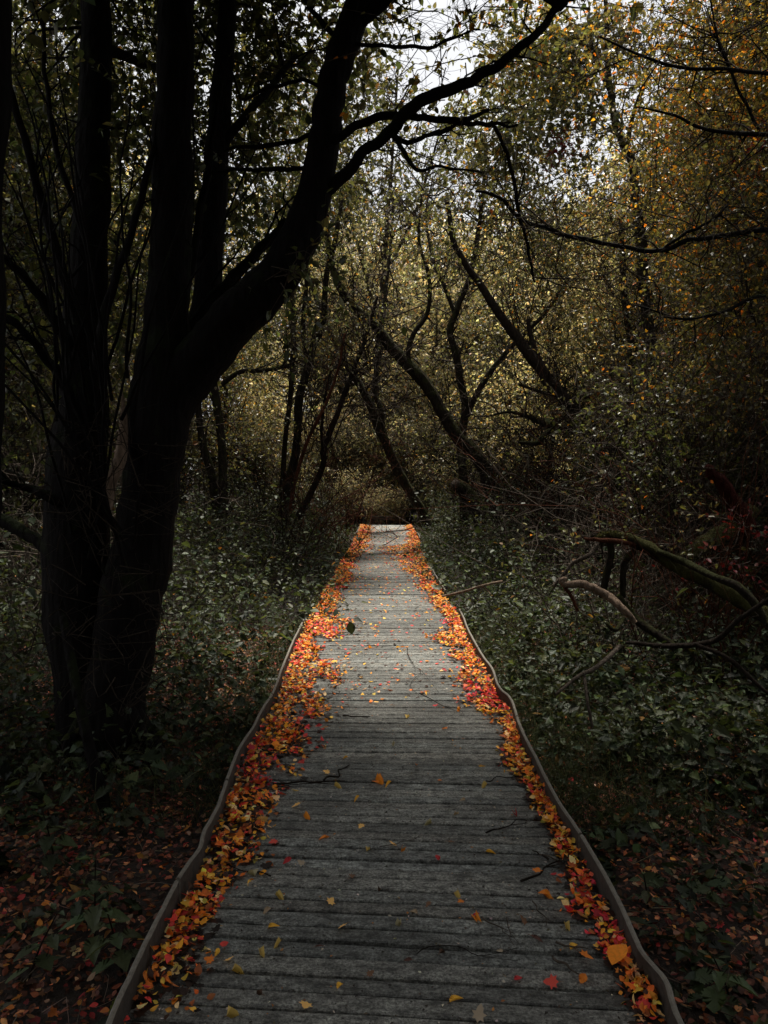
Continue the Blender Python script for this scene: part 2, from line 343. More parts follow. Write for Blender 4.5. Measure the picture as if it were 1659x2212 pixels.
# dark low barrier board at the far end: thing
c0=G(823,1143,0)
m=MB()
def box(m,c,s,col=(1,1,1)):
    c=np.array(c);s=np.array(s)/2
    V=np.array([c+s*np.array([a,b,d]) for a in(-1,1) for b in(-1,1) for d in(-1,1)]); m.add(V,np.array([[0,1,3,2],[4,6,7,5],[0,4,5,1],[2,3,7,6],[0,2,6,4],[1,5,7,3]]),col)
bench=empty('end_barrier',(c0[0],YEND+1.6,-.1),'low dark wooden plank barrier across the far end of the boardwalk','barrier')
for nm,c,s in (('crossboard',(0,0,.26),(.52,.05,.10)),('post',(-.22,.05,.1),(.07,.07,.3)),('post',(.22,.05,.1),(.07,.07,.3))):
    m=MB(); box(m,c,s); m.build(nm,M_darkwood,bench,smooth=False)

# ------------------------------------------------------------------ fallen leaves
def rand_flat(N,tilt,rs=rng):
    a=rs.uniform(0,2*math.pi,N); d=np.stack([np.cos(a),np.sin(a),rs.normal(0,tilt*.6,N)],-1)
    n=np.stack([rs.normal(0,tilt,N),rs.normal(0,tilt,N),np.where(rs.random(N)<.5,1,-1)*1.0],-1); return d,n
IL=[(2212,440),(2100,430),(2000,455),(1950,480),(1900,525),(1850,560),(1800,572),(1750,590),(1700,620),(1650,645),(1600,670),(1560,700),(1500,715),(1470,742),(1445,735),(1430,700),(1415,680),(1395,700),(1370,735),(1345,768),(1330,735),(1310,728),(1280,742),(1250,764),(1220,765),(1200,770),(1185,795),(1150,800)]
IR=[(2212,1375),(2100,1330),(2050,1290),(1980,1240),(1900,1225),(1850,1190),(1800,1192),(1750,1155),(1700,1132),(1650,1092),(1600,1080),(1550,1058),(1520,1010),(1500,1000),(1460,985),(1440,1000),(1420,965),(1400,968),(1380,932),(1355,965),(1330,960),(1300,928),(1260,905),(1240,892),(1225,862),(1212,852),(1203,865),(1196,822),(1184,815),(1175,880),(1150,882)]
il=np.array([G(b,a,0.0) for a,b in IL]); ir=np.array([G(b,a,0.0) for a,b in IR])
def inner(y,t): return np.interp(y,t[:,1],t[:,0])
def drift(side,N):
    # sample by image row so density looks like the photo, denser near the edging
    ys=rng.uniform(1.9,YEND+.9,N)
    e=xl(ys)+.02 if side<0 else xr(ys)-.02; i=inner(ys,il if side<0 else ir)
    t=rng.beta(1.0,1.35,N); t=np.where(rng.random(N)<.10,rng.uniform(.6,1.35,N),t)
    x=e+(i-e)*t; keep=np.ones(N,bool)
    nz=np.sin(ys*9+x*7)*.5+np.sin(ys*4.1+side)*.5
    n3=np.sin(x*23+ys*11)*np.sin(ys*17-x*9)+.7*np.sin(ys*6.3+2*np.sin(x*13)); keep&=(rng.random(N)<np.clip(1.0-.55*t*(1+nz)+.55*n3,.03,1)); 
    dens=np.interp(ys,[1.9,2.4,2.9,3.6,5,20],[.50,.62,.75,.9,1,1]); keep&=rng.random(N)<dens
    x,ys,t=x[keep],ys[keep],t[keep]; z=.004+(1-t).clip(0,1)**1.0*rng.uniform(0,.05,len(x))
    return np.stack([x,ys,z],-1)
mb=MB()
for sd,N in((-1,21000),(1,18000)):
    p=drift(sd,N); n=len(p); d,nr=rand_flat(n,.62); c=pal(*DRIFT,n,.22)
    # patches where red leaves prevail (the drifts do come in colour patches)
    red=(np.sin(p[:,1]*2.3+sd*2)+np.sin(p[:,1]*5.1+p[:,0]*9))>1.05; rr=red&(rng.random(n)<.45); c[rr]=pal([(.72,.05,.07),(.80,.14,.06),(.55,.03,.04)],[3,2,1],rr.sum())
    s=rng.uniform(.015,.040,n)
    ty=rng.random(n)
    for tp,a,b in((OL,0,.55),(MA,.55,.78),(SE,.78,1.01)):
        k=(ty>=a)&(ty<b); leaves(mb,tp,p[k]+[0,0,.003],d[k],nr[k],s[k]*(1.12 if tp is MA else 1),c[k],wvar=.3)
for sd,N in((-1,9000),(1,8000)):   # old black leaf mould under the drifts
    p=drift(sd,N); n=len(p); p[:,2]=rng.uniform(.003,.012,n); d,nr=rand_flat(n,.12); leaves(mb,MA,p,d,nr,rng.uniform(.025,.05,n),pal([(.016,.010,.008),(.03,.015,.01)],[3,1],n))
# small bits scattered over the far planks
n=1500; ys=rng.uniform(5,20,n); x=xl(ys)+(xr(ys)-xl(ys))*rng.uniform(.2,.85,n); d,nr=rand_flat(n,.25)
leaves(mb,OL,np.stack([x,ys,np.full(n,.006)],-1),d,nr,rng.uniform(.018,.042,n),pal(DRIFT[0]+[(.06,.04,.03)],DRIFT[1]+[12],n))
tag(mb.build('fallen_leaves',M_dry),'drifts of orange, red and yellow fallen leaves along both edges of the boardwalk','leaves',kind='stuff')
# tiny crumbs / debris on the planks
mb=MB(); n=6000; ys=rng.uniform(1.9,15,n)**1.0; x=xl(ys)+(xr(ys)-xl(ys))*rng.uniform(.03,.97,n); d,nr=rand_flat(n,.3)
leaves(mb,DI,np.stack([x,ys,np.full(n,.004)],-1),d,nr,rng.uniform(.005,.016,n),pal([(.03,.022,.018),(.09,.07,.05),(.5,.46,.40),(.4,.18,.05)],[5,2,2,1.2],n))
tag(mb.build('leaf_crumbs',M_dry),'dark crumbs and bits of dead leaf scattered on the planks','debris',kind='stuff')

# single leaves one can count on the near planks
KINDS=[('yellow',[(.80,.50,.07),(.75,.55,.16)],'small yellow leaf lying alone on the bare near planks'),
       ('orange',[(.88,.34,.04),(.85,.26,.03)],'bright orange leaf lying alone on the bare near planks'),
       ('red',[(.50,.03,.04),(.62,.07,.05)],'deep red leaf lying alone on the bare near planks'),
       ('brown',[(.16,.09,.05),(.10,.05,.03)],'dull brown leaf lying alone on the bare near planks'),
       ('pale',[(.46,.38,.26),(.40,.36,.28)],'pale dry cream leaf lying alone on the bare near planks')]
spots=[(822,1690,'orange',.075),(838,1698,'yellow',.055),(812,1695,'orange',.05),(1113,1762,'red',.062),(945,1857,'red',.05),(1160,1888,'orange',.055),(1183,1941,'orange',.05),(1175,1935,'orange',.055),(590,1825,'red',.055),(565,2067,'yellow',.055),(700,1815,'orange',.06),(848,1828,'yellow',.05),(795,1838,'yellow',.045),
 (590,2007,'yellow',.05),(740,2008,'yellow',.05),(605,1940,'yellow',.05),(575,1975,'pale',.045),(715,1953,'yellow',.05),(600,2045,'yellow',.05),(470,2062,'yellow',.05),(495,2080,'yellow',.05),(515,2100,'yellow',.05),(735,2135,'yellow',.055),(660,2180,'yellow',.05),(505,2195,'yellow',.06),
 (985,2165,'yellow',.055),(1035,2200,'pale',.07),(1030,1990,'orange',.05),(1025,1983,'red',.045),(925,1960,'brown',.04),(860,2000,'pale',.045),(893,1975,'pale',.04),(995,1955,'orange',.04),(990,1940,'yellow',.045),(1060,1845,'yellow',.05),(975,1825,'brown',.045),(870,1840,'orange',.04),(1000,1732,'pale',.04),(950,1690,'orange',.03),
 (640,1590,'red',.05),(745,1640,'yellow',.04),(705,1672,'yellow',.05),(730,1700,'yellow',.05),(770,1730,'yellow',.05),(640,1745,'yellow',.06),(665,1768,'orange',.05),(620,1865,'red',.05),(650,1870,'pale',.05),(545,1890,'pale',.06),(1160,2035,'brown',.06),(1130,1995,'brown',.05),(880,1550,'yellow',.06),(960,1577,'orange',.05),(1000,1600,'brown',.04),
 (868,1440,'brown',.05),(960,1450,'red',.06),(880,1470,'brown',.05),(990,1535,'orange',.05),(920,1500,'yellow',.05),(812,1520,'yellow',.05),(850,1610,'pale',.04),(900,1655,'orange',.04),(1040,1660,'yellow',.05),(1045,1700,'yellow',.05),(1090,1670,'yellow',.04),(780,1790,'yellow',.045),(925,1780,'pale',.04),(985,1762,'pale',.04),(760,1900,'brown',.05),(820,1925,'brown',.045),(880,2080,'brown',.04),(800,2110,'brown',.04),(955,2060,'brown',.04),(1120,2120,'red',.045),(1190,2130,'red',.06),(560,2150,'brown',.05),(690,2050,'brown',.04),(1080,2060,'pale',.03),(950,1380,'orange',.05),(860,1400,'yellow',.05),(900,1330,'orange',.05),(800,1400,'orange',.05),(1260,2120,'orange',.06),(1265,2075,'orange',.06),(1225,2010,'yellow',.055),(1240,2050,'yellow',.055)]
protos={}
for i,(px,py,kd,s) in enumerate(spots):
    kk=[q for q in KINDS if q[0]==kd][0]; key=(kd,i%3)
    if key not in protos:
        m=MB(); tp=(T_ovate(.26,.22,.5),SE,MA)[i%3]
        leaves(m,tp,np.array([[-.5,0,0]]),[[1,0,0]],[[0,0,1]],1.0,pal(kk[1],[1]*2,1,.1)); tubes(m,[(-.48,0,0)],[(-1,.1,0)],.35,.018,col=(.25,.12,.05))
        o=m.build('fallen_leaf',M_dry); protos[key]=o
    else: o=protos[key].copy(); COL.objects.link(o)
    g0=G(px,py,.0); o.location=(g0[0],g0[1],.006+s*.12); s*=.82; o.scale=(s,s*rng.uniform(.6,1),s*1.5)
    o.rotation_euler=(rng.normal(0,.28),rng.normal(0,.28),rng.uniform(0,6.28))
    tag(o,kk[2],'leaf','single leaves on the bare near planks')
# big orange leaf propped against the right edging
m=MB(); g1=G(1335,2060,.02); d=unit(P(1362,2005,2.42)-P(1322,2085,2.35))
leaves(m,OL,np.array([[0,0,0.]]),[d],[[-.75,-.6,.15]],.085,[(.85,.27,.02)]); o=m.build('fallen_leaf',M_dry); o.location=tuple(P(1322,2085,2.35)); tag(o,'large bright orange leaf propped upright against the right edging strip','leaf')

# twigs on the planks
tw=[((590,1695),(745,1688),.006,'thick'),((700,1690),(755,1655),.006,'thick'),((1125,1905),(1215,1855),.005,'d'),((1165,1850),(1255,1870),.004,'p'),((1185,1860),(1150,1838),.005,'d'),((1050,1800),(1135,1770),.004,'d'),((1050,1690),(1135,1665),.003,'d'),((1150,1950),(1180,2000),.003,'p'),((1195,2075),(1250,2105),.005,'p'),((1200,2040),(1270,2050),.004,'p'),((900,2060),(1120,2050),.002,'d'),((560,1630),(600,1600),.003,'p'),((880,1400),(905,1500),.003,'d'),((905,1500),(1000,1540),.003,'d'),((585,1895),(470,1870),.003,'d'),((1040,1985),(1100,2020),.003,'p'),((705,1690),(560,1700),.003,'d'),((1095,1985),(1110,2040),.0025,'p'),((740,1548),(800,1550),.006,'d'),((820,1830),(900,1810),.002,'p'),((610,1460),(760,1425),.003,'d')]
for i,(a,b,r,k) in enumerate(tw):
    A,B=G(*a,.008),G(*b,.01); L=np.linalg.norm(B-A); pts=np.linspace(0,1,6)[:,None]*(B-A)+A; pts[1:-1,:2]+=rng.normal(0,L*.045,(4,2)); pts[:,2]=.004+r+rng.uniform(0,.01,6)
    m=MB(); tube(m,pts-A,np.linspace(r,r*.4,6),5,rough=.1,n=14)
    if L>.12:
        q=pts[3]-A; tube(m,[q,q+(B-A)*.3+np.array([.05*L+.01,-.12*L,.004])],[r*.6,r*.25],4,n=5)
    o=m.build('twig',M_twig if k=='p' else M_brown); o.location=tuple(A)
    tag(o,{'p':'thin pale curling twig lying on the near planks','d':'thin dark twig lying on the near planks','thick':'dark bark stick lying across the planks by the left drift'}[k],'twig','twigs lying on the boardwalk')

# ------------------------------------------------------------------ forest floor litter
mb=MB(); N=56000
ys=rng.uniform(1.4,8.5,N)**1.0; off=rng.gamma(1.6,.9,N); sd=np.where(rng.random(N)<.5,-1,1)
x=np.where(sd<0,xl(ys)-.04-off,xr(ys)+.04+off); k=np.abs(x)<5.5; x,ys=x[k],ys[k]; N=len(x)
d,nr=rand_flat(N,.45); p=np.stack([x,ys,gh(x,ys)+rng.uniform(.005,.05,N)],-1); c=pal(*LITT,N,.55)*1.15
ty=rng.random(N); s=rng.uniform(.017,.040,N)
for tp,a,b in((OL,0,.5),(MA,.5,.68),(OV,.68,1.01)):
    k=(ty>=a)&(ty<b); leaves(mb,tp,p[k],d[k],nr[k],s[k],c[k],wvar=.3)
n=1100; ys=rng.uniform(1.5,7,n); off=rng.gamma(1.5,.8,n); sd=np.where(rng.random(n)<.5,-1,1); x=np.where(sd<0,xl(ys)-.05-off,xr(ys)+.05+off)
d,nr=rand_flat(n,.3); tubes(mb,np.stack([x,ys,gh(x,ys)+.04],-1),d,rng.uniform(.06,.3,n),rng.uniform(.0012,.003,n),col=pal([(.10,.075,.055),(.2,.16,.12),(.05,.03,.025)],[1,1,1],n))
tag(mb.build('leaf_litter',M_dry),'dark reddish brown dead leaves covering the ground beside the boardwalk','leaf litter',kind='stuff')

# ------------------------------------------------------------------ vegetation generators
def twig_leaves(mb, S, D, L, r, lp, size, palette, tpl=OV, droop=.15, up=1.0, bend=.2, jit=.25, lm=0, tm=1, tw=True, rs=rng, tcol=(1,1,1), spread=1.1, lift=0.0):
    N=len(S)
    if tw: pos=tubes(mb,S,D,L,r,segs=3,sides=3,droop=droop,bend=bend,mi=tm,rs=rs,col=tcol)
    else:
        m=MB(); pos=tubes(m,S,D,L,r,segs=3,sides=3,droop=droop,bend=bend,rs=rs)
    ts=rs.uniform(.12,1.02,(N,lp)); f=ts*3; i=np.clip(f.astype(int),0,2); fr=f-i
    r_=np.arange(N)[:,None]; q=pos[r_,i]*(1-fr[...,None])+pos[r_,i+1]*fr[...,None]; td=unit(pos[r_,i+1]-pos[r_,i])
    q=q.reshape(-1,3); td=td.reshape(-1,3); M=len(q)
    d=td*.7+rs.normal(0,1,(M,3))*spread*.6; d[:,2]+=lift-.25
    nr=rs.normal(0,.55,(M,3)); nr[:,2]+=up
    leaves(mb,tpl,q,d,nr,size*rs.uniform(.6,1.25,M),pal(*palette,M,jit,rs),lm,rs=rs)

def blob(mb, c, rad, nt, size, palette, lp=9, clumps=9, tpl=OV, tl=.55, rs=rng, droop=.15, sig=.3, r=.004, up=1.0, shell=.55, tw=True):
    """a crown mass: clumps of leafy twigs scattered in an ellipsoid"""
    c=np.array(c,float); rad=np.array(rad,float)
    K=unit(rs.normal(size=(clumps,3)))*(rs.random((clumps,1))**(1-shell)); cl=c+K*rad*.8
    w=rs.dirichlet(np.ones(clumps)*2.5); ci=rs.choice(clumps,nt,p=w)
    S=cl[ci]+rs.normal(0,1,(nt,3))*rad*sig
    D=(S-c)/rad*.7+rs.normal(0,.7,(nt,3))
    twig_leaves(mb,S,D,tl*rs.uniform(.5,1.3,nt),r,lp,size,palette,tpl,droop,up,rs=rs,tw=tw)
    return cl

def limbs_to(mb, path, cl, r, rs=rng, sides=5, lo=.35, md=2.6):
    """branches from a trunk path to the crown clumps"""
    path=np.asarray(path)
    for q in cl:
        ks=rs.integers(int(len(path)*lo),len(path)-1,5); k=ks[np.argmin(np.linalg.norm(path[ks]-q,axis=1))]; a=path[k]
        if np.linalg.norm(q-a)>md or q[2]<a[2]-.6: continue
        mid=(a+q)/2+rs.normal(0,.12*np.linalg.norm(q-a),3); tube(mb,[a,mid,q],[r,r*.55,r*.2],sides,n=10,cap=False,wob=.02)
        for _ in range(3):
            e=q+rs.normal(0,.5,3); tube(mb,[mid*.4+q*.6,(mid+q+e)/3+rs.normal(0,.06,3),e],[r*.35,r*.25,r*.08],4,n=7,cap=False,wob=.01)

def ptree(name,label,trunks,crowns,mat,leaf=(M_leaf,M_twig),group=None,cat='tree',nsp=0,base=None,rough=.06,branches=(),cr_limb=None,pn=None,shoots=()):
    """a tree given by traced axes [(px,py,depth,halfwidth_px)...]; crowns: dict lists"""
    root=None; made=[]
    paths=[]
    for i,(tr) in enumerate(trunks):
        pts=np.array([P(a,b,d) for a,b,d,h in tr]); rad=[h/FPX*d for a,b,d,h in tr]
        if root is None:
            loc=pts[0].copy(); loc[2]=gh(loc[0],loc[1]); root=empty(name,loc,label,cat,group)
        m=MB(); pp=tube(m,pts,rad,14 if max(rad)>.05 else 7,rough=rough,n=max(12,6*len(pts)),wob=max(rad)*.05); paths.append(pp)
        if i==0 and rad[0]>.1:
            for q in range(6):   # root flare
                a=rng.uniform(0,6.28); e=loc+np.array([math.cos(a),math.sin(a),0])*rad[0]*rng.uniform(1.3,1.8); e[2]=gh(e[0],e[1])-.03
                tube(m,[loc+np.array([math.cos(a)*rad[0]*.35,math.sin(a)*rad[0]*.35,.4]),loc+np.array([math.cos(a)*rad[0]*1.05,math.sin(a)*rad[0]*.9,.12]),e],[rad[0]*.30,rad[0]*.26,rad[0]*.08],8,rough=.1,n=10)
        nm='trunk' if (i==0 or (pn and i<pn)) else 'limb'
        made.append(m.build(nm,mat,root))
    for br in branches:
        pts=np.array([P(a,b,d) for a,b,d,h in br]); rad=[h/FPX*d for a,b,d,h in br]; m=MB()
        pp=tube(m,pts,rad,7,rough=.08,n=max(12,5*len(pts)),wob=.008); k=4+len(pts)
        ii=rng.integers(3,len(pp)-1,k); T=pp[np.minimum(ii+1,len(pp)-1)]-pp[ii]
        tubes(m,pp[ii],unit(T)+rng.normal(0,.6,(k,3)),rng.uniform(.25,.8,k)*br[0][2]/7,min(rad)*.45,segs=5,sides=4)
        made.append(m.build('branch',mat,root)); paths.append(pp)
    if crowns:
        m=MB(); bm_=MB(); hasb=False
        for c in crowns:
            c=dict(c); at=c.pop('at'); lim=c.pop('limb',.0); pc=P(*at); cl=blob(m,pc,**c)
            if lim: pa=min(paths,key=lambda q_:np.min(np.linalg.norm(q_-pc,axis=1))); limbs_to(bm_,pa,cl[:22],lim*.6,md=2.6 if c['nt']<4000 else 6.5,lo=.35 if c['nt']<4000 else .75); hasb=True
        made.append(m.build('crown',list(leaf),root))
        if hasb: o_=bm_.build('boughs',mat,root); o_['kind']='stuff'; made.append(o_)
    if nsp>=0 and name!='multi_stemmed_tree' and name!='edge_tree':
        m=MB(); dep=trunks[0][0][2]; sc=dep/15
        for pp in paths:
            k=int(max(6,np.linalg.norm(pp[-1]-pp[0])*3.2)); ii=rng.integers(len(pp)//4,len(pp)-1,k); T=unit(pp[np.minimum(ii+1,len(pp)-1)]-pp[ii])
            p1=tubes(m,pp[ii],T*.5+rng.normal(0,.75,(k,3))+[0,0,.25],rng.uniform(.6,2.0,k)*sc**.5,.017*sc,segs=6,sides=4,bend=.3)
            for q in (2,3,4,5): 
                p2=tubes(m,p1[:,q],rng.normal(0,.8,(k,3))+[0,0,.15],rng.uniform(.3,1.1,k)*sc**.5,.009*sc,segs=4,sides=3,bend=.3)
                tubes(m,p2[:,2],rng.normal(0,.8,(k,3)),rng.uniform(.2,.6,k)*sc**.5,.005*sc,segs=3,sides=3,bend=.3)
        o_=m.build('twigs',M_twig2,root); o_['kind']='stuff'; made.append(o_)
    for sh in shoots:
        m=MB(); pts=np.array([P(a,b,d) for a,b,d,h in sh]); tube(m,pts,[h/FPX*d for a,b,d,h in sh],5,n=16,wob=.012); made.append(m.build('shoot',mat,root))
    fix(root,made); return root

# ------------------------------------------------------------------ 1. big multi-stemmed tree, left foreground
D0=4.7
T1=[
 [(245,1760,D0,78),(245,1640,D0,70),(248,1500,D0,66),(270,1380,D0,66),(292,1260,D0,68),(312,1150,D0,62),(330,1000,D0,62),(345,880,D0,66),(352,780,D0,56),(362,660,D0,46),(366,520,D0,45),(370,350,D0,43),(376,200,D0,40),(380,50,D0,38),(385,-120,D0,34)],
 [(205,1760,D0+.1,76),(192,1620,D0+.1,66),(186,1480,D0+.1,66),(176,1340,D0+.1,74),(168,1200,D0+.1,72),(166,1060,D0+.1,66),(172,930,D0+.15,58),(180,800,D0+.2,50),(185,680,D0+.25,46),(194,500,D0+.3,38),(202,320,D0+.4,35),(208,100,D0+.5,32),(212,-150,D0+.6,28)],
 [(338,960,D0,50),(366,870,D0,58),(415,795,D0-.02,56),(480,720,D0-.05,54),(545,655,D0-.08,51),(600,595,D0-.1,46),(645,510,D0-.1,42),(678,410,D0-.1,37),(698,310,D0-.1,34),(716,200,D0-.1,32),(740,110,D0-.1,31),(772,10,D0-.1,30),(820,-140,D0-.1,26)],
 [(360,880,D0+.25,30),(400,790,D0+.3,32),(440,690,D0+.35,31),(452,580,D0+.4,29),(460,450,D0+.45,27),(470,320,D0+.5,26),(480,180,D0+.6,22),(492,20,D0+.7,19),(500,-120,D0+.8,16)],
]
B1=[
 [(398,730,D0+.2,14),(450,655,D0+.2,13),(505,598,D0+.25,12),(565,535,D0+.25,11),(625,475,D0+.3,9)],
 [(392,690,D0+.1,10),(410,590,D0+.1,9),(433,450,D0+.1,8),(455,330,D0+.1,7),(478,180,D0+.1,5)],
 [(480,340,D0+.5,11),(500,290,D0+.5,10),(545,235,D0+.5,9),(592,182,D0+.6,8),(640,120,D0+.7,5)],
 [(692,425,D0-.1,13),(712,408,D0-.12,13),(740,380,D0-.15,13),(790,325,D0-.2,12),(845,283,D0-.25,13),(878,242,D0-.3,14),(930,208,D0-.35,13),(1000,182,D0-.4,12),(1060,152,D0-.45,11),(1112,112,D0-.5,10),(1165,62,D0-.55,9),(1230,-12,D0-.6,8),(1280,-90,D0-.7,6)],
 [(700,330,D0-.15,9),(730,300,D0-.15,9),(775,270,D0-.2,9),(830,250,D0-.2,9),(900,252,D0-.25,8),(985,262,D0-.3,7),(1053,238,D0-.3,3)],
 [(985,262,D0-.3,6),(1030,268,D0-.3,5),(1068,268,D0-.3,4),(1120,272,D0-.3,2.5)],
 [(845,283,D0-.25,6),(868,305,D0-.25,6),(920,296,D0-.3,5),(985,268,D0-.3,4)],
 [(845,283,D0-.25,5),(880,340,D0-.3,5),(905,365,D0-.35,4),(960,362,D0-.4,3),(1040,372,D0-.4,2)],
 [(690,372,D0,5),(650,362,D0,5),(590,368,D0,5),(520,366,D0,4),(450,372,D0,3)],
 [(702,282,D0,5),(640,302,D0,5),(560,318,D0,5),(480,320,D0,3)],
 [(715,205,D0,5),(670,178,D0,4),(600,185,D0,4),(520,215,D0,3)],
 [(742,100,D0-.1,5),(830,98,D0-.2,4),(908,102,D0-.3,4),(970,85,D0-.4,3),(1040,62,D0-.5,2)],
 [(760,30,D0-.1,6),(800,15,D0-.1,6),(850,-15,D0-.1,5)],
 [(735,90,D0,5),(700,50,D0,6),(660,0,D0,5),(640,-50,D0,4)],
 [(150,760,D0+.1,14),(130,710,D0,12),(85,640,D0-.1,10),(30,575,D0-.2,9),(-30,520,D0-.3,7)],
 [(160,900,D0,13),(135,820,D0-.1,12),(95,770,D0-.2,10),(40,700,D0-.3,8),(-20,660,D0-.3,6)],
 [(170,700,D0,13),(140,600,D0-.1,11),(100,480,D0-.1,10),(62,330,D0-.2,9),(15,180,D0-.2,8)],
 [(205,800,D0-.1,12),(225,690,D0-.1,11),(250,600,D0-.1,9),(292,470,D0-.1,8),(320,380,D0-.1,7),(345,250,D0-.1,5)],
 [(150,1100,D0,14),(110,1075,D0-.1,12),(60,1055,D0-.1,9),(0,1035,D0-.2,7),(-50,1000,D0-.2,6)],
 [(195,560,D0+.1,8),(165,450,D0,7),(125,330,D0,6),(100,180,D0,5),(90,20,D0,4)],
]
SH=[]
for i in range(26):
    bx=rng.uniform(120,290); by=rng.uniform(800,1250); lean=rng.normal(-.15,.32); L=rng.uniform(450,900); d=D0-.35-rng.uniform(0,.5)
    SH.append([(bx,by,d+.3,rng.uniform(3,5)),(bx+lean*L*.3,by-L*.33,d,3.2),(bx+lean*L*.7+rng.normal(0,20),by-L*.66,d-.1,2.6),(bx+lean*L*1.1+rng.normal(0,40),by-L,d-.2,1.5)])
G1=dict(size=.062,palette=GREEN,lp=8,droop=.2)
CR1=[
 dict(at=(90,170,6.0),rad=(.9,.8,.9),nt=200,clumps=9,limb=.02,**G1),
 dict(at=(280,120,6.0),rad=(.9,.8,.8),nt=240,clumps=10,limb=.02,**G1),
 dict(at=(500,80,6.3),rad=(.9,.8,.6),nt=330,clumps=10,limb=.02,**G1),
 dict(at=(610,170,6.2),rad=(.8,.6,.5),nt=150,clumps=7,limb=.012,**G1),
 dict(at=(430,330,6.0),rad=(.8,.7,.6),nt=240,clumps=8,limb=.015,**G1),
 dict(at=(110,480,5.8),rad=(.7,.7,.7),nt=190,clumps=8,limb=.015,**G1),
 dict(at=(280,560,5.8),rad=(.7,.6,.6),nt=150,clumps=8,limb=.012,**G1),
 dict(at=(520,540,6.2),rad=(.45,.5,.4),nt=90,clumps=6,limb=.01,**G1),
 dict(at=(585,600,4.4),rad=(.22,.2,.16),nt=18,clumps=4,limb=.008,**G1),
 dict(at=(60,780,5.6),rad=(.6,.6,.6),nt=130,clumps=7,limb=.012,**G1),
 dict(at=(880,40,4.4),rad=(.5,.5,.25),nt=18,clumps=8,size=.05,palette=GOLD,lp=6,limb=.006),
 dict(at=(1060,110,4.3),rad=(.6,.5,.25),nt=26,clumps=6,size=.05,palette=GOLD,lp=6,limb=.005),
 # unseen crown masses above the frame, added to shade the near boards
 dict(at=(300,-900,5.0),rad=(2.8,3.2,1.2),nt=4200,clumps=60,size=.10,palette=GREEN,lp=9,sig=.26,tl=.7,shell=.3,limb=.075),
 dict(at=(1150,-1300,4.0),rad=(2.8,3.2,1.1),nt=4200,clumps=60,size=.10,palette=GREEN,lp=9,sig=.26,tl=.7,shell=.3,limb=.075),
 dict(at=(700,-9000,.9),rad=(3.6,3.0,1.1),nt=4200,clumps=60,size=.10,palette=GREEN,lp=9,sig=.26,tl=.7,shell=.3,limb=.075),
]
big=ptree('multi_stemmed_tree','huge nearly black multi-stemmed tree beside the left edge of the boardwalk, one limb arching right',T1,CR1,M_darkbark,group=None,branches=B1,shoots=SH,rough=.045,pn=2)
# bare dry twigs hanging in front of that trunk
m=MB(); n=70
S=np.array([P(rng.uniform(70,360),rng.uniform(900,1500),D0-.55+rng.uniform(-.1,.2)) for _ in range(n)])
Dd=np.column_stack([rng.normal(0,1,n),rng.normal(0,.3,n),rng.normal(.0,.6,n)])
pos=tubes(m,S,Dd,rng.uniform(.15,.5,n),.0038,segs=9,sides=4,droop=.3,bend=.8)
S2=pos[:,3]; tubes(m,S2,Dd+rng.normal(0,.8,(n,3)),rng.uniform(.1,.28,n),.0024,segs=6,sides=3,bend=.7)
o=m.build('dead_twigs',M_twig2,big); o.parent=None
rt=empty('dry_climber',P(215,1500,D0-.5),'pale dry curling climber stems hanging in front of the dark tree trunk','climber'); o.parent=rt; o.name='stems'; fix(rt,[o])
# peeling pale strip of bark in the fork
m=MB(); pts=[P(232,1100,D0-.25),P(242,1040,D0-.25),P(262,985,D0-.2),P(268,900,D0-.15),P(264,850,D0-.1)]
tube(m,pts,[.028,.032,.036,.02,.006],7,rough=.15); rt=empty('split_branch',pts[0],'split pale brown bare branch wedged in the fork of the dark tree','branch'); o=m.build('wood',M_pale,rt); fix(rt,[o])

ptree('edge_tree','black tree trunk filling the extreme upper left edge of the picture',[[(-140,1900,3.4,95),(-100,1300,3.4,80),(-72,800,3.4,70),(-58,450,3.4,62),(-47,250,3.4,61),(-42,60,3.4,60),(-40,-150,3.4,58)]],
      [dict(at=(-300,-700,3.4),rad=(1.6,1.6,1.0),nt=900,clumps=14,size=.08,palette=GREEN,lp=8)],M_darkbark,rough=.04)

# ------------------------------------------------------------------ 2. traced mid-distance trees
def C(px,py,d,rx,rz,nt,size=.05,palette=OLIVE,lp=7,clumps=8,limb=.0,ry=None,**k):
    return dict(at=(px,py,d),rad=(rx,ry or rx,rz),nt=nt,size=size,palette=palette,lp=lp,clumps=clumps,limb=limb,**k)
ptree('leaning_tree','dark trunk leaning up and left from beside the far right end of the boardwalk',
 [[(940,1165,19.5,12),(932,1147,19.5,11),(906,1096,19.4,10),(881,1055,19.3,10.5),(855,1008,19.2,10),(837,964,19.1,10),(818,924,19,10),(802,880,19,9),(782,839,19,8.5),(756,799,19,7.5),(727,748,19,7),(705,700,19,6),(682,640,19,5.5),(662,570,19,5),(655,480,19,4),(650,380,19,3)],
  [(828,935,19,6),(822,880,19,5.5),(811,850,19.1,5),(815,777,19.1,5),(822,748,19.2,4.5),(833,630,19.3,4),(845,520,19.3,3),(850,420,19.4,2.5)]],
 [C(650,450,19,1.3,1.2,260,.08,OLIVE,limb=.02)],M_bark)
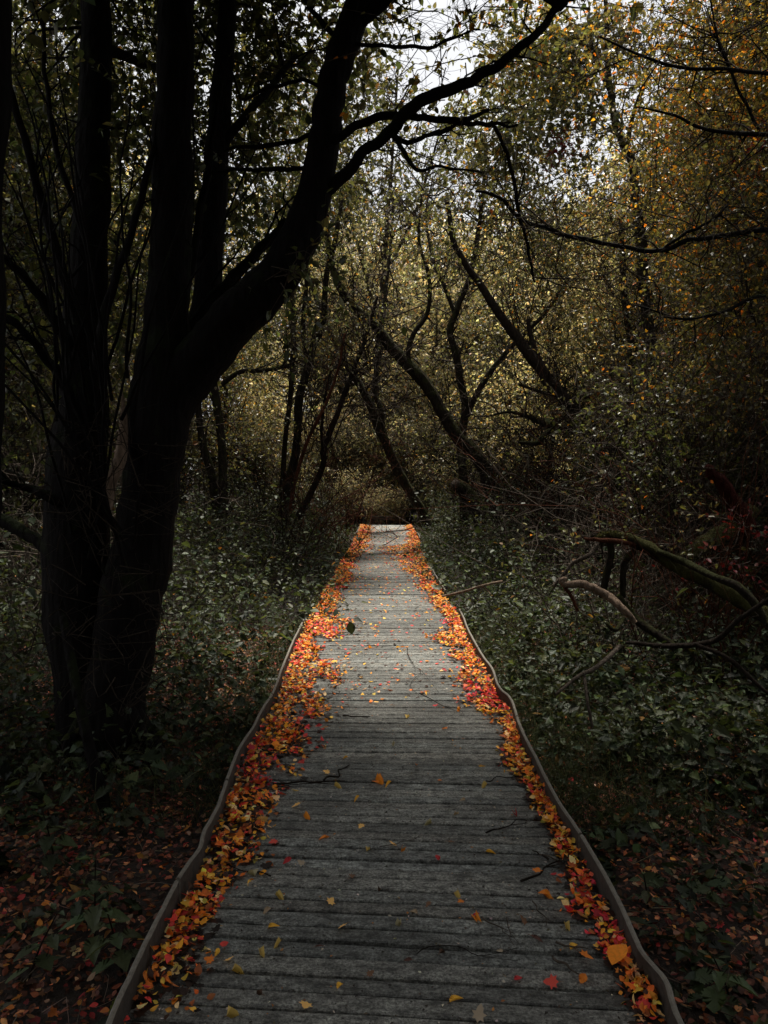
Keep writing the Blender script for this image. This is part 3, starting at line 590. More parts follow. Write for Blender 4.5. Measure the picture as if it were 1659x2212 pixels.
ptree('tall_thin_tree','tall thin-crowned tree beyond the boardwalk end, its loose crown open to the white sky',
 [[(800,1120,27,7),(805,900,27,6),(820,700,27,5),(835,500,27,4),(850,300,27,3),(860,150,27,2)],[(818,720,27,4),(780,560,27,3),(740,380,27,2)],[(830,600,27,4),(900,450,27,3),(960,250,27,2)],[(803,1000,27,4),(850,880,26,4),(960,780,25.5,3),(1060,720,25,2)]],
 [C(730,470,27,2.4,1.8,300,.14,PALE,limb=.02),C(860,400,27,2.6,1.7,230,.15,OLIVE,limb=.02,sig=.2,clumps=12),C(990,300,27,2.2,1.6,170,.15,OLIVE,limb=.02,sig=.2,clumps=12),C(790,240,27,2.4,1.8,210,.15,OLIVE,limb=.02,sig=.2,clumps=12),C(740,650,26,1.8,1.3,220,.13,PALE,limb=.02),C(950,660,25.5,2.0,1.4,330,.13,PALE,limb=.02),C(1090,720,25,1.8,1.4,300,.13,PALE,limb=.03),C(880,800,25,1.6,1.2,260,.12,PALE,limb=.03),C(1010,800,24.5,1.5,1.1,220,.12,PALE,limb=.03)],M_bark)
ptree('mossy_leaning_tree','thick mossy trunk curving up and left above the end of the boardwalk',
 [[(1085,1180,15,17),(1068,1085,15,16),(1050,1020,15,15.5),(1022,978,15,15),(990,945,15,14),(961,900,15,13),(932,847,15,12.5),(906,814,15,14),(870,777,15,13),(844,751,15,12),(811,704,15,11),(778,678,15,10),(745,640,15,8),(722,590,15,7),(708,520,15,6),(702,440,15,4.5)],
  [(884,790,15,7),(882,759,15,6),(895,718,15,5.5),(917,689,15,5),(928,649,15,4.5),(925,590,15,4),(905,520,15,3.2),(910,430,15,2.5)],
  [(1000,1010,15.2,8),(994,960,15.4,6),(985,930,15.5,5)]],
 [C(740,480,15,1.0,.8,160,.06,OLIVE,limb=.015),C(900,480,15,.9,.7,80,.06,AUT,limb=.012),C(690,330,13,1.3,1.1,330,.08,OLIVE,limb=.012),C(790,80,13,.9,.9,190,.09,OLIVE,limb=.012,sig=.2),C(1100,60,13,.9,.7,110,.09,GOLD,limb=.012,sig=.2)],M_bark)
ptree('forked_tree','slender forked tree standing just right of the mossy leaning trunk',
 [[(1005,1150,17,11),(1000,1026,17,10),(996,960,17,9),(1005,880,17,8.5),(994,820,17,8),(987,777,17,8),(972,715,17,7.5),(983,678,17,7),(1001,631,17,6.5),(1016,594,17,6),(1030,520,17,5),(1045,400,17,4),(1050,300,17,3)],
  [(1008,900,17,7),(1026,858,16.9,6.5),(1065,796,16.8,6),(1120,733,16.7,5),(1175,680,16.6,4),(1230,600,16.5,3)],
  [(983,680,17,5),(960,620,17,4),(935,560,17,3.5),(915,450,17,3)]],
 [C(1040,400,17,1.1,.9,150,.10,AUT,limb=.015,sig=.2),C(1190,180,17,1.5,1.2,330,.11,OLIVE,limb=.015,sig=.2),C(1180,400,17,1.3,1.0,280,.085,OLIVE,limb=.015),C(1200,500,16.5,1.3,.8,260,.075,OLIVE,limb=.012,sig=.22),C(960,380,17,.9,.8,60,.07,OLIVE,limb=.01)],M_bark)
ptree('diagonal_tree','trunk with a pale bare patch slanting up to the left, right of the forked tree',
 [[(1330,1160,13,20),(1300,990,13,18),(1270,920,13,16),(1241,882,13,14),(1194,839,13,13),(1175,807,13,12.5),(1143,765,13,12),(1120,733,13,11),(1096,702,13,10),(1070,665,13,9),(1040,620,13,8),(1012,580,13,7),(980,520,13,6),(965,430,13,4.5)],
  [(1200,842,13,8),(1170,790,13.1,7),(1150,740,13.2,6),(1140,690,13.3,4)]],
 [C(1010,500,13,.9,.7,150,.07,OLIVE,limb=.012),C(1190,640,13.5,.8,.5,120,.06,AUT,limb=.012)],M_brown)
ptree('upright_tree','tall dark upright tree standing in the right-hand thicket under a gap in the sky',
 [[(1428,1060,14,15),(1428,1010,14,14),(1428,936,14,13),(1432,858,14,13),(1417,800,14,12.5),(1400,700,14,12),(1388,600,14,12),(1385,520,14,11.5),(1374,440,14,10.5),(1366,350,14,9),(1345,310,14,8),(1325,240,14,7),(1314,150,14,6),(1310,40,14,5),(1305,-80,14,3)],
  [(1352,320,14,5),(1370,240,14,4.5),(1392,180,14,4),(1420,90,14,3)],
  [(1318,200,14,4),(1290,140,14,3.5),(1270,60,14,3)]],
 [C(1120,120,13,.9,1.0,100,.11,OLIVE,limb=.015,sig=.3,clumps=6),C(1210,180,13.5,1.5,1.1,190,.10,OLIVE,limb=.015,sig=.3,clumps=14),C(1110,320,13,.9,.7,170,.10,OLIVE,limb=.015,sig=.22),C(1240,80,14,1.2,1.0,240,.115,AUT,limb=.015,sig=.2),C(1320,60,14,.6,.5,70,.08,AUT,limb=.015),C(1200,270,14,.9,.6,170,.10,OLIVE,limb=.012),C(1500,330,14,1.5,1.6,900,.075,GOLD,limb=.015),C(1300,480,14,1.2,1.0,520,.05,AUT,limb=.015),
  C(1222,292,13.7,.17,.22,34,.05,REDS,clumps=4,sig=.5,tl=.25),C(1178,328,13.7,.17,.12,20,.05,REDS,clumps=4,sig=.5,tl=.25),C(1650,300,9,.1,.14,16,.05,REDS,clumps=4,sig=.5,tl=.2)],M_bark)
ptree('spreading_tree','dark tree with low twisted mossy limbs reaching left, left of the tall upright tree',
 [[(1380,1060,15,12),(1378,944,15,11),(1378,858,15,10.5),(1374,820,15,10),(1366,740,15,9),(1350,650,15,8),(1345,560,15,6),(1340,470,15,4)],
  [(1378,935,14.6,9),(1320,928,14.3,8.5),(1268,921,14,8),(1221,923,13.8,8),(1182,936,13.6,7.5),(1158,957,13.5,6),(1120,956,13.4,3)],
  [(1375,900,14.6,6),(1300,915,14.5,5.5),(1214,925,14.3,5),(1175,917,14.2,5),(1140,900,14.1,4.5),(1100,890,14,3),(1050,900,14,2)],
  [(1376,880,14.8,6),(1310,850,14.6,5),(1250,860,14.4,4),(1180,850,14.3,3.5),(1120,830,14.2,3)]],
 [C(1340,620,15,1.6,1.2,620,.052,AUT,limb=.015),C(1270,760,15,1.0,.7,230,.06,OLIVE,limb=.012)],M_bark)
# overhanging bough tree, right
ptree('overhanging_tree','tree beyond the right border whose dark boughs hang across the upper right sky',
 [[(1990,1500,7.5,60),(1960,1100,7.5,55),(1930,700,7.5,50),(1890,350,7.5,42),(1850,0,7.5,36),(1830,-300,7.5,28)]],
 [C(1620,100,9.5,1.5,1.3,1100,.06,GOLD,lp=8,clumps=20,limb=.02),C(1560,330,10,1.4,1.1,800,.06,GOLD,lp=8,clumps=16,limb=.02),C(1480,420,8.2,1.1,.7,230,.05,AUT,clumps=10,limb=.012),C(1620,520,7.6,.9,.8,280,.05,AUT,clumps=10,limb=.012),C(1330,60,8,.9,.5,100,.045,GOLD,clumps=8,limb=.01),C(1560,780,7.5,.8,.8,150,.045,AUT,clumps=9,limb=.01),
  C(1500,-700,7,2.2,1.2,600,.08,GREEN,clumps=16,limb=.03)],M_darkbark,
 branches=[
 [(1900,470,7.4,8.6),(1760,480,7.3,7.2),(1659,495,7.2,5.8),(1530,512,7.1,5.4),(1480,520,7,5.4),(1430,541,7,5.4),(1330,530,6.9,5.0),(1255,515,6.8,5.0),(1180,495,6.7,4.7),(1110,460,6.6,4.3),(1085,428,6.5,3.6),(1025,410,6.5,2.5)],
 [(1430,541,7,3.6),(1480,505,7,3.6),(1530,480,7,2.9),(1575,440,7,2.2)],
 [(1060,262,6.3,4.3),(1078,295,6.35,4.3),(1100,340,6.4,4.3),(1112,400,6.5,4.3),(1120,455,6.6,4.0),(1140,530,6.6,3.6),(1152,610,6.7,2.2)],
 [(1900,180,7.4,6.5),(1750,165,7.3,5.0),(1659,157,7.2,4.3),(1555,152,7,4.0),(1455,146,7,3.6),(1385,120,7,2.9),(1300,80,7,1.8)],
 [(1890,340,7.4,7.2),(1760,310,7.3,5.8),(1659,290,7.2,5.0),(1540,284,7.1,4.3),(1455,250,7,2.9),(1380,230,7,1.8)],
 [(1640,280,7.2,3.6),(1600,200,7.2,3.2),(1560,110,7.2,2.9),(1545,60,7.2,2.2)],
 [(1900,700,7.4,6.5),(1750,640,7.3,5.0),(1640,640,7.2,4.3),(1560,675,7.1,3.6),(1470,690,7,2.9),(1380,660,7,1.8)]])

# left group
ptree('slim_vertical_tree','slim straight dark stem rising between the big tree and the leaning trunks',[[(606,1110,16,6),(617,942,16,5.5),(628,850,16,5.5),(633,740,16,5.5),(632,594,16,5),(640,450,16,4),(650,300,16,3)]],[C(650,330,16,1.1,1.0,170,.06,OLIVE,limb=.012)],M_bark)
ptree('mossy_upright_tree','broad mossy upright trunk behind the red-stemmed sapling on the left',[[(610,1130,15.5,13),(625,1040,15.5,10),(642,960,15.5,9),(646,869,15.5,9),(661,806,15.5,8.5),(678,745,15.5,8),(698,690,15.5,7),(705,600,15.5,6),(728,500,15.5,5),(745,380,15.5,3)],[(662,800,15.6,5),(655,700,15.6,5),(662,600,15.6,4.5),(648,500,15.6,4)]],[C(600,300,13,1.8,1.5,700,.08,OLIVE,limb=.015),C(600,480,15.5,1.4,1.2,330,.07,OLIVE,limb=.015),C(560,700,16,1.2,.9,330,.058,OLIVE,limb=.012)],M_bark)
ptree('olive_tree','olive-leaved tree half hidden behind the upright stems of the big dark tree',[[(330,1120,13,9),(325,800,13,8),(340,450,13,6),(330,100,13,4),(340,-100,13,2)]],[C(330,150,13,2.2,1.5,800,.08,OLIVE,limb=.02)],M_bark)
ptree('olive_tree','olive-leaved tree between the far left edge trunk and the big dark tree',[[(70,1100,12,10),(85,700,12,8),(95,350,12,6),(110,50,12,4),(100,-150,12,2)]],[C(100,250,12,2.0,1.6,700,.08,OLIVE,limb=.02)],M_bark)
ptree('dark_leaning_sapling','dark slender stem leaning right with a fork, left of the boardwalk end',[[(642,1120,14.5,8),(661,1085,14.5,7),(697,1008,14.5,6.5),(701,964,14.5,6.5),(730,891,14.5,6),(756,821,14.5,5),(790,730,14.5,4),(815,640,14.5,3)],[(752,830,14.5,3.5),(775,800,14.5,3),(800,780,14.5,2.5)],[(700,990,14.5,4),(695,930,14.5,3.5),(702,860,14.5,3),(715,800,14.5,2.5)]],[C(780,690,14.5,.8,.7,120,.05,OLIVE,limb=.01)],M_brown)
ptree('red_stemmed_sapling','thin sapling with a rusty red stem leaning right on the left bank',[[(626,1110,14,4.5),(632,1065,14,4.5),(639,1033,14,4.2),(664,953,14,4),(690,900,14,4),(705,869,14,3.5),(730,799,14,3),(745,720,14,2.5)]],[C(740,730,14,.6,.5,80,.05,OLIVE,limb=.008)],M_red)
ptree('pair_of_stems_tree','two grey mossy stems side by side just right of the big dark tree',[[(484,1120,13,11),(482,1070,13,10),(480,980,13,9),(474,914,13,9),(462,830,13,8),(450,740,13,7),(455,600,13,6),(465,450,13,4)],[(470,1110,13.2,10),(457,1024,13.2,9),(440,965,13.2,8),(430,900,13.2,7),(425,800,13.2,6)],[(478,830,13,6),(520,803,13,5.5),(570,800,13,5),(625,790,13,4)]],[C(500,720,13,1.2,.9,330,.055,OLIVE,limb=.012),C(430,500,13.5,1.3,1.0,330,.055,OLIVE,limb=.012)],M_bark,pn=1)

# stump
m=MB(); pts=[P(1045,1140,14.5),P(1023,1088,14.5),P(1003,1060,14.5),P(985,1047,14.4)]; r=[.15,.14,.135,.12]
rt=empty('tree_stump',(pts[0][0],pts[0][1],gh(pts[0][0],pts[0][1])),'short sawn-off mossy stump leaning left at the foot of the mossy leaning tree','stump')
tube(m,pts,r,12,rough=.08); a=m.build('wood',M_bark,rt); m=MB(); tube(m,[pts[-1],pts[-1]+unit(pts[-1]-pts[-2])*.05],[.105,.10],12); b=m.build('cut_face',M_twig,rt); fix(rt,[a,b])

# fallen and dead wood, right
def wood(name,label,segs,mat,cat='branch',side=0,twg=0,sub=()):
    rt=None; made=[]
    for i,(sg) in enumerate(segs):
        pts=np.array([P(a,b,d) for a,b,d,h in sg]); rad=[h/FPX*d for a,b,d,h in sg]
        if rt is None: rt=empty(name,pts[0],label,cat)
        m=MB(); pp=tube(m,pts,rad,10 if max(rad)>.02 else 6,rough=.1,n=max(14,6*len(pts)),wob=max(rad)*.12)
        if twg:
            ii=rng.integers(2,len(pp)-1,twg); tubes(m,pp[ii],rng.normal(0,1,(twg,3))+[0,0,.5],rng.uniform(.1,.4,twg),.003,segs=4,sides=4)
        mt=mat if not isinstance(mat,list) else mat[i]
        if mt is M_moss:
            nn=int(1800*np.linalg.norm(pts[-1]-pts[0])/2); ii=rng.integers(1,len(pp)-1,nn); rr=np.interp(ii,[0,len(pp)-1],[rad[0],rad[-1]]); a=unit(rng.normal(0,1,(nn,3))+[0,0,.9]); t_=unit(np.gradient(pp,axis=0))[ii]; a=unit(a-t_*np.sum(a*t_,-1,keepdims=True))
            jj=pp[ii]+t_*rng.uniform(-.04,.04,(nn,1)); leaves(m,DI,jj+a*rr[:,None]*.93,a+rng.normal(0,.5,(nn,3)),rng.normal(0,1,(nn,3)),rng.uniform(.010,.028,nn),pal([(.07,.072,.026),(.045,.05,.02),(.10,.095,.04)],[2,2,1],nn),1)
            mt=[mt,M_bram]
        made.append(m.build('main_stem' if i==0 else 'side_branch',mt,rt))
    fix(rt,made); return rt
wood('fallen_tree','long mossy fallen trunk sloping down to the right border, propped on side branches',[
 [(1850,1450,5.4,20),(1700,1365,5.5,20),(1659,1335,5.6,19),(1590,1290,5.7,18),(1530,1255,5.8,17),(1470,1225,5.9,16),(1400,1185,6,14),(1355,1165,6,12),(1320,1155,6,9),(1298,1158,6,6),(1290,1175,6,5)],
 [(1385,1180,6,6),(1340,1170,5.95,5.5),(1300,1168,5.9,5),(1262,1164,5.9,3)],
 [(1660,1345,5.2,9),(1600,1270,5.3,9),(1540,1245,5.5,8),(1480,1215,5.8,8),(1420,1190,5.9,6)],
 [(1318,1165,6,7),(1320,1200,6,8),(1310,1240,6,8),(1300,1290,6,7)],
 [(1295,1170,6,5),(1270,1200,5.9,5),(1240,1215,5.9,4),(1210,1250,5.9,4),(1197,1268,5.9,3)],
 [(1370,1190,6,7),(1350,1215,6,7),(1346,1250,6,7),(1345,1290,6,6)]],[M_moss,M_red,M_bark,M_bark,M_twig,M_bark],'fallen tree',twg=3)
wood('pale_broken_branch','pale barkless broken branch lying on the brambles right of the boardwalk',[[(1372,1345,5.4,6),(1345,1315,5.4,8),(1315,1290,5.5,9.5),(1285,1272,5.5,9),(1255,1262,5.5,8.5),(1225,1262,5.5,8),(1212,1255,5.5,6),(1222,1248,5.5,4)],
 [(1215,1262,5.5,4),(1235,1290,5.5,4),(1248,1320,5.5,3)]],[M_pale,M_red],twg=2)
wood('mossy_log','short thick moss-covered log rising to the right behind the fallen trunk',[[(1480,1210,6.8,16),(1520,1175,6.9,18),(1570,1150,7,19),(1600,1130,7.1,18),(1625,1105,7.2,16)]],M_moss,'log')
wood('red_snag','broken dark red rotten snag leaning left above the mossy log',[[(1620,1150,7,20),(1600,1110,7,19),(1580,1080,7,17),(1558,1045,7,14),(1535,1018,7,11),(1525,1012,7,4)]],M_redwood,'snag')
wood('leaning_mossy_branch','dark mossy branch lying low under the fallen trunk, beside the pale branch',[[(1460,1400,5.6,9),(1410,1365,5.7,9),(1370,1335,5.8,9),(1335,1290,5.9,8)],[(1350,1330,5.8,5),(1330,1360,5.6,5),(1310,1345,5.6,4)]],M_bark,twg=3)
wood('bleached_stick','thin bleached stick poking out towards the planks from the right brambles',[[(955,1288,8.3,2.6),(1000,1278,8.3,2.8),(1040,1266,8.2,3),(1085,1256,8.1,3)],[(1020,1272,8.3,2),(1045,1268,8.2,2),(1060,1285,8.1,1.6)]],M_pale,'stick')
wood('fallen_bough','dark thin bough arching low over the right-hand brambles',[[(1700,1270,4.4,5),(1600,1335,4.5,5.5),(1540,1385,4.6,6),(1440,1395,4.7,5.5),(1350,1388,4.8,4)],[(1500,1392,4.6,5),(1570,1420,4.5,5),(1650,1490,4.4,4),(1720,1540,4.3,3)],[(1340,1395,4.8,5),(1290,1440,4.6,5),(1250,1460,4.5,4),(1200,1500,4.4,3)],[(1262,1460,4.5,3.5),(1270,1520,4.4,3.5),(1280,1570,4.4,3)]],[M_brown,M_brown,M_twig,M_twig],twg=3)
wood('dead_side_limb','thick dead limb on the ground at the left edge behind the big tree',[[(-80,1080,6.2,14),(0,1120,6.1,14),(70,1160,6,13),(110,1200,5.9,10)]],M_darkbark,twg=5)
m=MB(); pts=[G(250,1700,-.1)+[.0,-.1,0],P(300,1780,3.9),P(262,1840,3.7)]
tube(m,[P(130,1300,4.3),P(165,1480,4.1),P(200,1640,4.0),P(240,1780,3.95),P(275,1860,3.8)],[.02,.028,.03,.035,.045],8,rough=.1)
rt=empty('leaning_root_stem',P(275,1860,3.8),'thin black stem leaning against the foot of the big tree','stem'); o=m.build('wood',M_darkbark,rt); fix(rt,[o])

# ------------------------------------------------------------------ 3. thicket: hazel-like shrubs and small trees, copied
def place(proto,x,y,s,rz,label=None,group=None,z=None,sz=None):
    r=proto.copy(); COL.objects.link(r); r.location=(x,y,float(gh(x,y)) if z is None else z); r.rotation_euler=(0,0,rz); r.scale=(s,s,sz or s)
    if label:r['label']=label
    if group:r['group']=group
    for ch in proto.children:
        c=ch.copy(); COL.objects.link(c); c.parent=r
    return r
def shrub_proto(seed,palette,h=3.2,size=.075,nt=620,mat=M_leaf,stems=11,w=1.0):
    rs=np.random.default_rng(seed); rt=empty('thicket_shrub',(0,0,0),'leafy shrub','shrub'); m=MB(); tips=[]
    for k in range(stems):
        a=rs.uniform(0,6.28); l=rs.uniform(.15,.42)*w; hh=h*rs.uniform(.65,1); d=np.array([math.cos(a),math.sin(a),0])
        p0=d*rs.uniform(.02,.2); pts=[p0,p0+d*l*hh*.25+[0,0,hh*.4],p0+d*l*hh*.65+[0,0,hh*.75],p0+d*l*hh*1.15+[0,0,hh]]
        pp=tube(m,pts,[.022,.017,.011,.004],5,n=14,wob=.02); tips.append(pp)
    m.build('stem',M_brown,rt)
    m=MB(); pp=np.concatenate([t[3:] for t in tips]); ii=rs.integers(0,len(pp),nt)
    D=rs.normal(0,1,(nt,3))*[1,1,.55]; D[:,2]+=.25
    pos=tubes(m,pp[ii],D,rs.uniform(.3,.9,nt),.008,segs=3,sides=3,mi=1,rs=rs)
    S=pos[rs.integers(0,nt,nt*2),rs.integers(1,4,nt*2)]
    twig_leaves(m,S,rs.normal(0,1,(nt*2,3))*[1,1,.6],rs.uniform(.15,.5,nt*2),.0045,5,size,palette,DI,rs=rs)
    m.build('foliage',[mat,M_twig],rt); return rt
def tree_proto(seed,palette,h=9.0,size=.085,nt=1500,cw=2.2,name='thicket_tree',r=.10,low=.3):
    rs=np.random.default_rng(seed); rt=empty(name,(0,0,0),'tree','tree'); m=MB()
    a=rs.uniform(0,6.28); d=np.array([math.cos(a),math.sin(a),0])
    pts=[[0,0,-.1],d*.15+[0,0,h*.25],d*.5*rs.uniform(-1,1)+[0,0,h*.55],d*.8*rs.uniform(-1,1)+[0,0,h*.98]]
    pp=tube(m,pts,[r,r*.8,r*.5,r*.12],9,rough=.06,n=22,wob=.03); m.build('trunk',M_bark,rt)
    m=MB(); bm_=MB()
    for k in range(9):
        z=h*(low+(1-low)*k/8.5); q=np.array([rs.normal(0,cw*.33),rs.normal(0,cw*.33),z]); rr=cw*(.75-.35*abs(k/8-.4))
        cl=blob(m,q,(rr,rr,h*.12),nt//9,size,palette,lp=9,clumps=7,tpl=DI,tl=.7,rs=rs,r=.011)
        for c in cl: 
            i=int(np.clip(z/h*22-3,2,20)); tube(bm_,[pp[i],(pp[i]+c)/2+rs.normal(0,.2,3),c],[r*.3,r*.18,r*.05],4,n=7,cap=False,wob=.03)
    m.build('crown',[M_leaf,M_twig],rt); bm_.build('limb',M_bark,rt); return rt
SP=[shrub_proto(21,OLIVE),shrub_proto(22,AUT),shrub_proto(23,GREEN,2.6),shrub_proto(24,PALE,3.4)]
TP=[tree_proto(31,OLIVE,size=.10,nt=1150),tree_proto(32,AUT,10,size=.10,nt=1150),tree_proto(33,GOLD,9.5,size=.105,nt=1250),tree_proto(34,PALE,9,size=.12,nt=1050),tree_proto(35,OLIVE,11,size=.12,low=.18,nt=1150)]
def hide(p):   # the first copy of each kind is used in the scene itself
    p['_u']=0
used=set()
def put(p,x,y,s,rz,label,group,sz=None):
    if p.name in used: return place(p,x,y,s,rz,label,group,sz=sz)
    used.add(p.name); p.location=(x,y,float(gh(x,y))); p.rotation_euler=(0,0,rz); p.scale=(s,s,sz or s); p['label']=label; p['group']=group; return p

LW='among the left-hand thicket behind the big dark tree'; 
shr=[]
for k in range(24):      # left wall
    yy=7.5+k*.62+rng.normal(0,.3); xx=-(1.9+.16*yy)-rng.uniform(0,1)*(1.0+.28*yy); shr.append((xx,yy,'L'))
for k in range(32):
    yy=7.2+k*.50+rng.normal(0,.3); xx=(2.3+.12*yy)+rng.uniform(0,1)*(1.0+.30*yy); shr.append((xx,yy,'R'))
for i,(xx,yy,sd) in enumerate(shr):
    pi=(0,2,0,1)[i%4] if sd=='L' else (1,0,1,2)[i%4]
    kind={0:'olive green',1:'yellowing',2:'dark green'}[pi]
    put(SP[pi],xx,yy,rng.uniform(.75,1.15),rng.uniform(0,6.28),f'{kind} leafy shrub in the dense thicket on the {"left" if sd=="L" else "right"} side of the boardwalk',f'{kind} thicket shrubs, {"left" if sd=="L" else "right"} bank')
for i in range(22):      # behind the end of the boardwalk
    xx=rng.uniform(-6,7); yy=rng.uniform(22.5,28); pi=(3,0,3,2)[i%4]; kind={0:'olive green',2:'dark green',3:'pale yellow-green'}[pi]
    put(SP[pi],xx,yy,rng.uniform(.8,1.2),rng.uniform(0,6.28),f'{kind} shrub closing the view beyond the end of the boardwalk',f'{kind} shrubs beyond the boardwalk end')
trs=[(-4.2,22.5,.75,3,'M'),(-3.4,24.2,.6,3,'M'),(-5.5,21,.8,0,'M')]
# (x,y,scale,proto)
for i in range(18):
    yy=8.5+i*.85; trs.append((-(2.6+.24*yy)-rng.uniform(0,3.5),yy,rng.uniform(.8,1.1),(0,4,0)[i%3],'L'))
for i in range(13):
    yy=9+i*1.2; trs.append(((3.4+.25*yy)+rng.uniform(0,2.2),yy,rng.uniform(.85,1.15),(1,2,1,4)[i%4],'R'))
for i in range(4):
    yy=17+i*1.6; trs.append(((3.2 if i%2 else -3.5)*(1+.3*rng.random())*(1 if i%2 else 1),yy,rng.uniform(.62,.8),(0,3,1)[i%3],'M'))
nm={0:'olive-leaved',1:'bronze-leaved',2:'golden-leaved',3:'pale-leaved',4:'tall dark olive'}
for xx,yy,s,pi,sd in trs:
    w={'L':'in the left-hand wood behind the big dark tree','R':'in the right-hand wood above the thicket','M':'flanking the far stretch of the boardwalk'}[sd]
    put(TP[pi],xx,yy,s,rng.uniform(0,6.28),f'{nm[pi]} tree {w}',f'{nm[pi]} trees {w}')
for i in range(74):      # background wood
    yy=rng.uniform(25,46); xx=(rng.uniform(-.72,.72) if i<46 else rng.uniform(-.15,.32))*yy
    if -.12<xx/yy<.24: yy=30+(yy-25)*.7; xx*=1.05; pi=(3,0,4,2,3)[i%5]
    if -.11<xx/yy<.28: s=rng.uniform(.85,1.1)*(.31*yy+1)/9.5; pi=3 if i%3 else 0
    else: s=rng.uniform(1.1,1.5)
    put(TP[pi],xx,yy,s,rng.uniform(0,6.28),f'{nm[pi]} tree in the background wood far behind the boardwalk',f'{nm[pi]} trees in the background wood')

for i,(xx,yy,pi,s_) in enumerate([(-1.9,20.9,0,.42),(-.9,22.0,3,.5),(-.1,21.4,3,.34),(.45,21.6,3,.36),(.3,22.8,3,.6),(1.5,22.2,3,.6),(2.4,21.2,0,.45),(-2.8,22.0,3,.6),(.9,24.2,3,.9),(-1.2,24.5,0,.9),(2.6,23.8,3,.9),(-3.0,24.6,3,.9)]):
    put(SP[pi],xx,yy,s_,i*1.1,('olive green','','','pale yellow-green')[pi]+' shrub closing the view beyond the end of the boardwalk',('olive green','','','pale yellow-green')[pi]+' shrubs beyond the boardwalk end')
for i in range(12):
    xx=rng.uniform(1.3,5.5) if i%2 else -rng.uniform(1.6,4.5); yy=rng.uniform(20.3,24)
    put(SP[(0,2,3)[i%3]],xx,yy,rng.uniform(.7,1.0),rng.uniform(0,6.28),f'{("olive green","dark green","pale yellow-green")[i%3]} shrub closing the view beyond the end of the boardwalk',f'{("olive green","dark green","pale yellow-green")[i%3]} shrubs beyond the boardwalk end')
# thin bare saplings
for i in range(26):
    sd=-1 if i%2 else 1; yy=rng.uniform(7,18); xx=sd*(1.3+.05*yy+rng.uniform(0,3.0))
    h=rng.uniform(2.2,4.5); m=MB(); rt=empty('thin_sapling',(xx,yy,float(gh(xx,yy))),'thin bare sapling stem rising from the brambles on the %s bank'%('left' if sd<0 else 'right'),'sapling','thin bare saplings, %s bank'%('left' if sd<0 else 'right'))
    pp=tube(m,[(0,0,0),(rng.normal(0,.1),rng.normal(0,.1),h*.4),(rng.normal(0,.3),rng.normal(0,.3),h*.75),(rng.normal(0,.5),rng.normal(0,.5),h)],[.011,.009,.006,.002],5,n=16,wob=.015)
    k=16; ii=rng.integers(3,16,k); pos=tubes(m,pp[ii],rng.normal(0,1,(k,3))+[0,0,.7],rng.uniform(.25,.9,k),.0035,segs=4,sides=3); m.build('stem',M_brown,rt)
    m=MB(); twig_leaves(m,pos[:,2],rng.normal(0,1,(k,3)),rng.uniform(.2,.5,k),.002,5,.045,OLIVE if sd<0 else AUT); m.build('foliage',[M_leaf,M_twig],rt)
# bare twiggy shrubs on the right
for (px,py,d,h,mt,lab) in [(1560,1150,6.2,2.3,M_red,'bare reddish twiggy shrub at the right border above the fallen trunk'),(1330,1150,6.6,1.5,M_twig,'bare grey-brown twiggy shrub standing behind the end of the fallen trunk'),(1470,1000,8,2.4,M_brown,'dark bare shrub in front of the tall upright tree')]:
    q=P(px,py,d); z0=float(gh(q[0],q[1])); rt=empty('bare_shrub',(q[0],q[1],z0),lab,'shrub'); m=MB(); n=34
    Dd=rng.normal(0,.35,(n,3)); Dd[:,2]=1; pos=tubes(m,rng.normal(0,.22,(n,3))*[1,1,0],Dd,h*rng.uniform(.6,1.1,n),.007,segs=7,sides=4,bend=.16)
    for kk in range(4):
        S=pos[:,2+kk]; pos2=tubes(m,S,Dd*.6+rng.normal(0,.6,(n,3)),rng.uniform(.3,.8,n),.0032,segs=4,sides=3); tubes(m,pos2[:,2],rng.normal(0,.7,(n,3))+[0,0,.3],rng.uniform(.15,.4,n),.0018,segs=3,sides=3)
    m.build('stem',mt,rt); m=MB(); twig_leaves(m,pos2[:,3],rng.normal(0,1,(n,3)),.3,.002,4,.045,AUT,OV); 
    if mt is M_red: blob(m,np.array([.1,0,1.2]),(.4,.3,.3),34,.05,REDS,lp=5,clumps=4)
    m.build('foliage',[M_leaf,M_twig],rt)

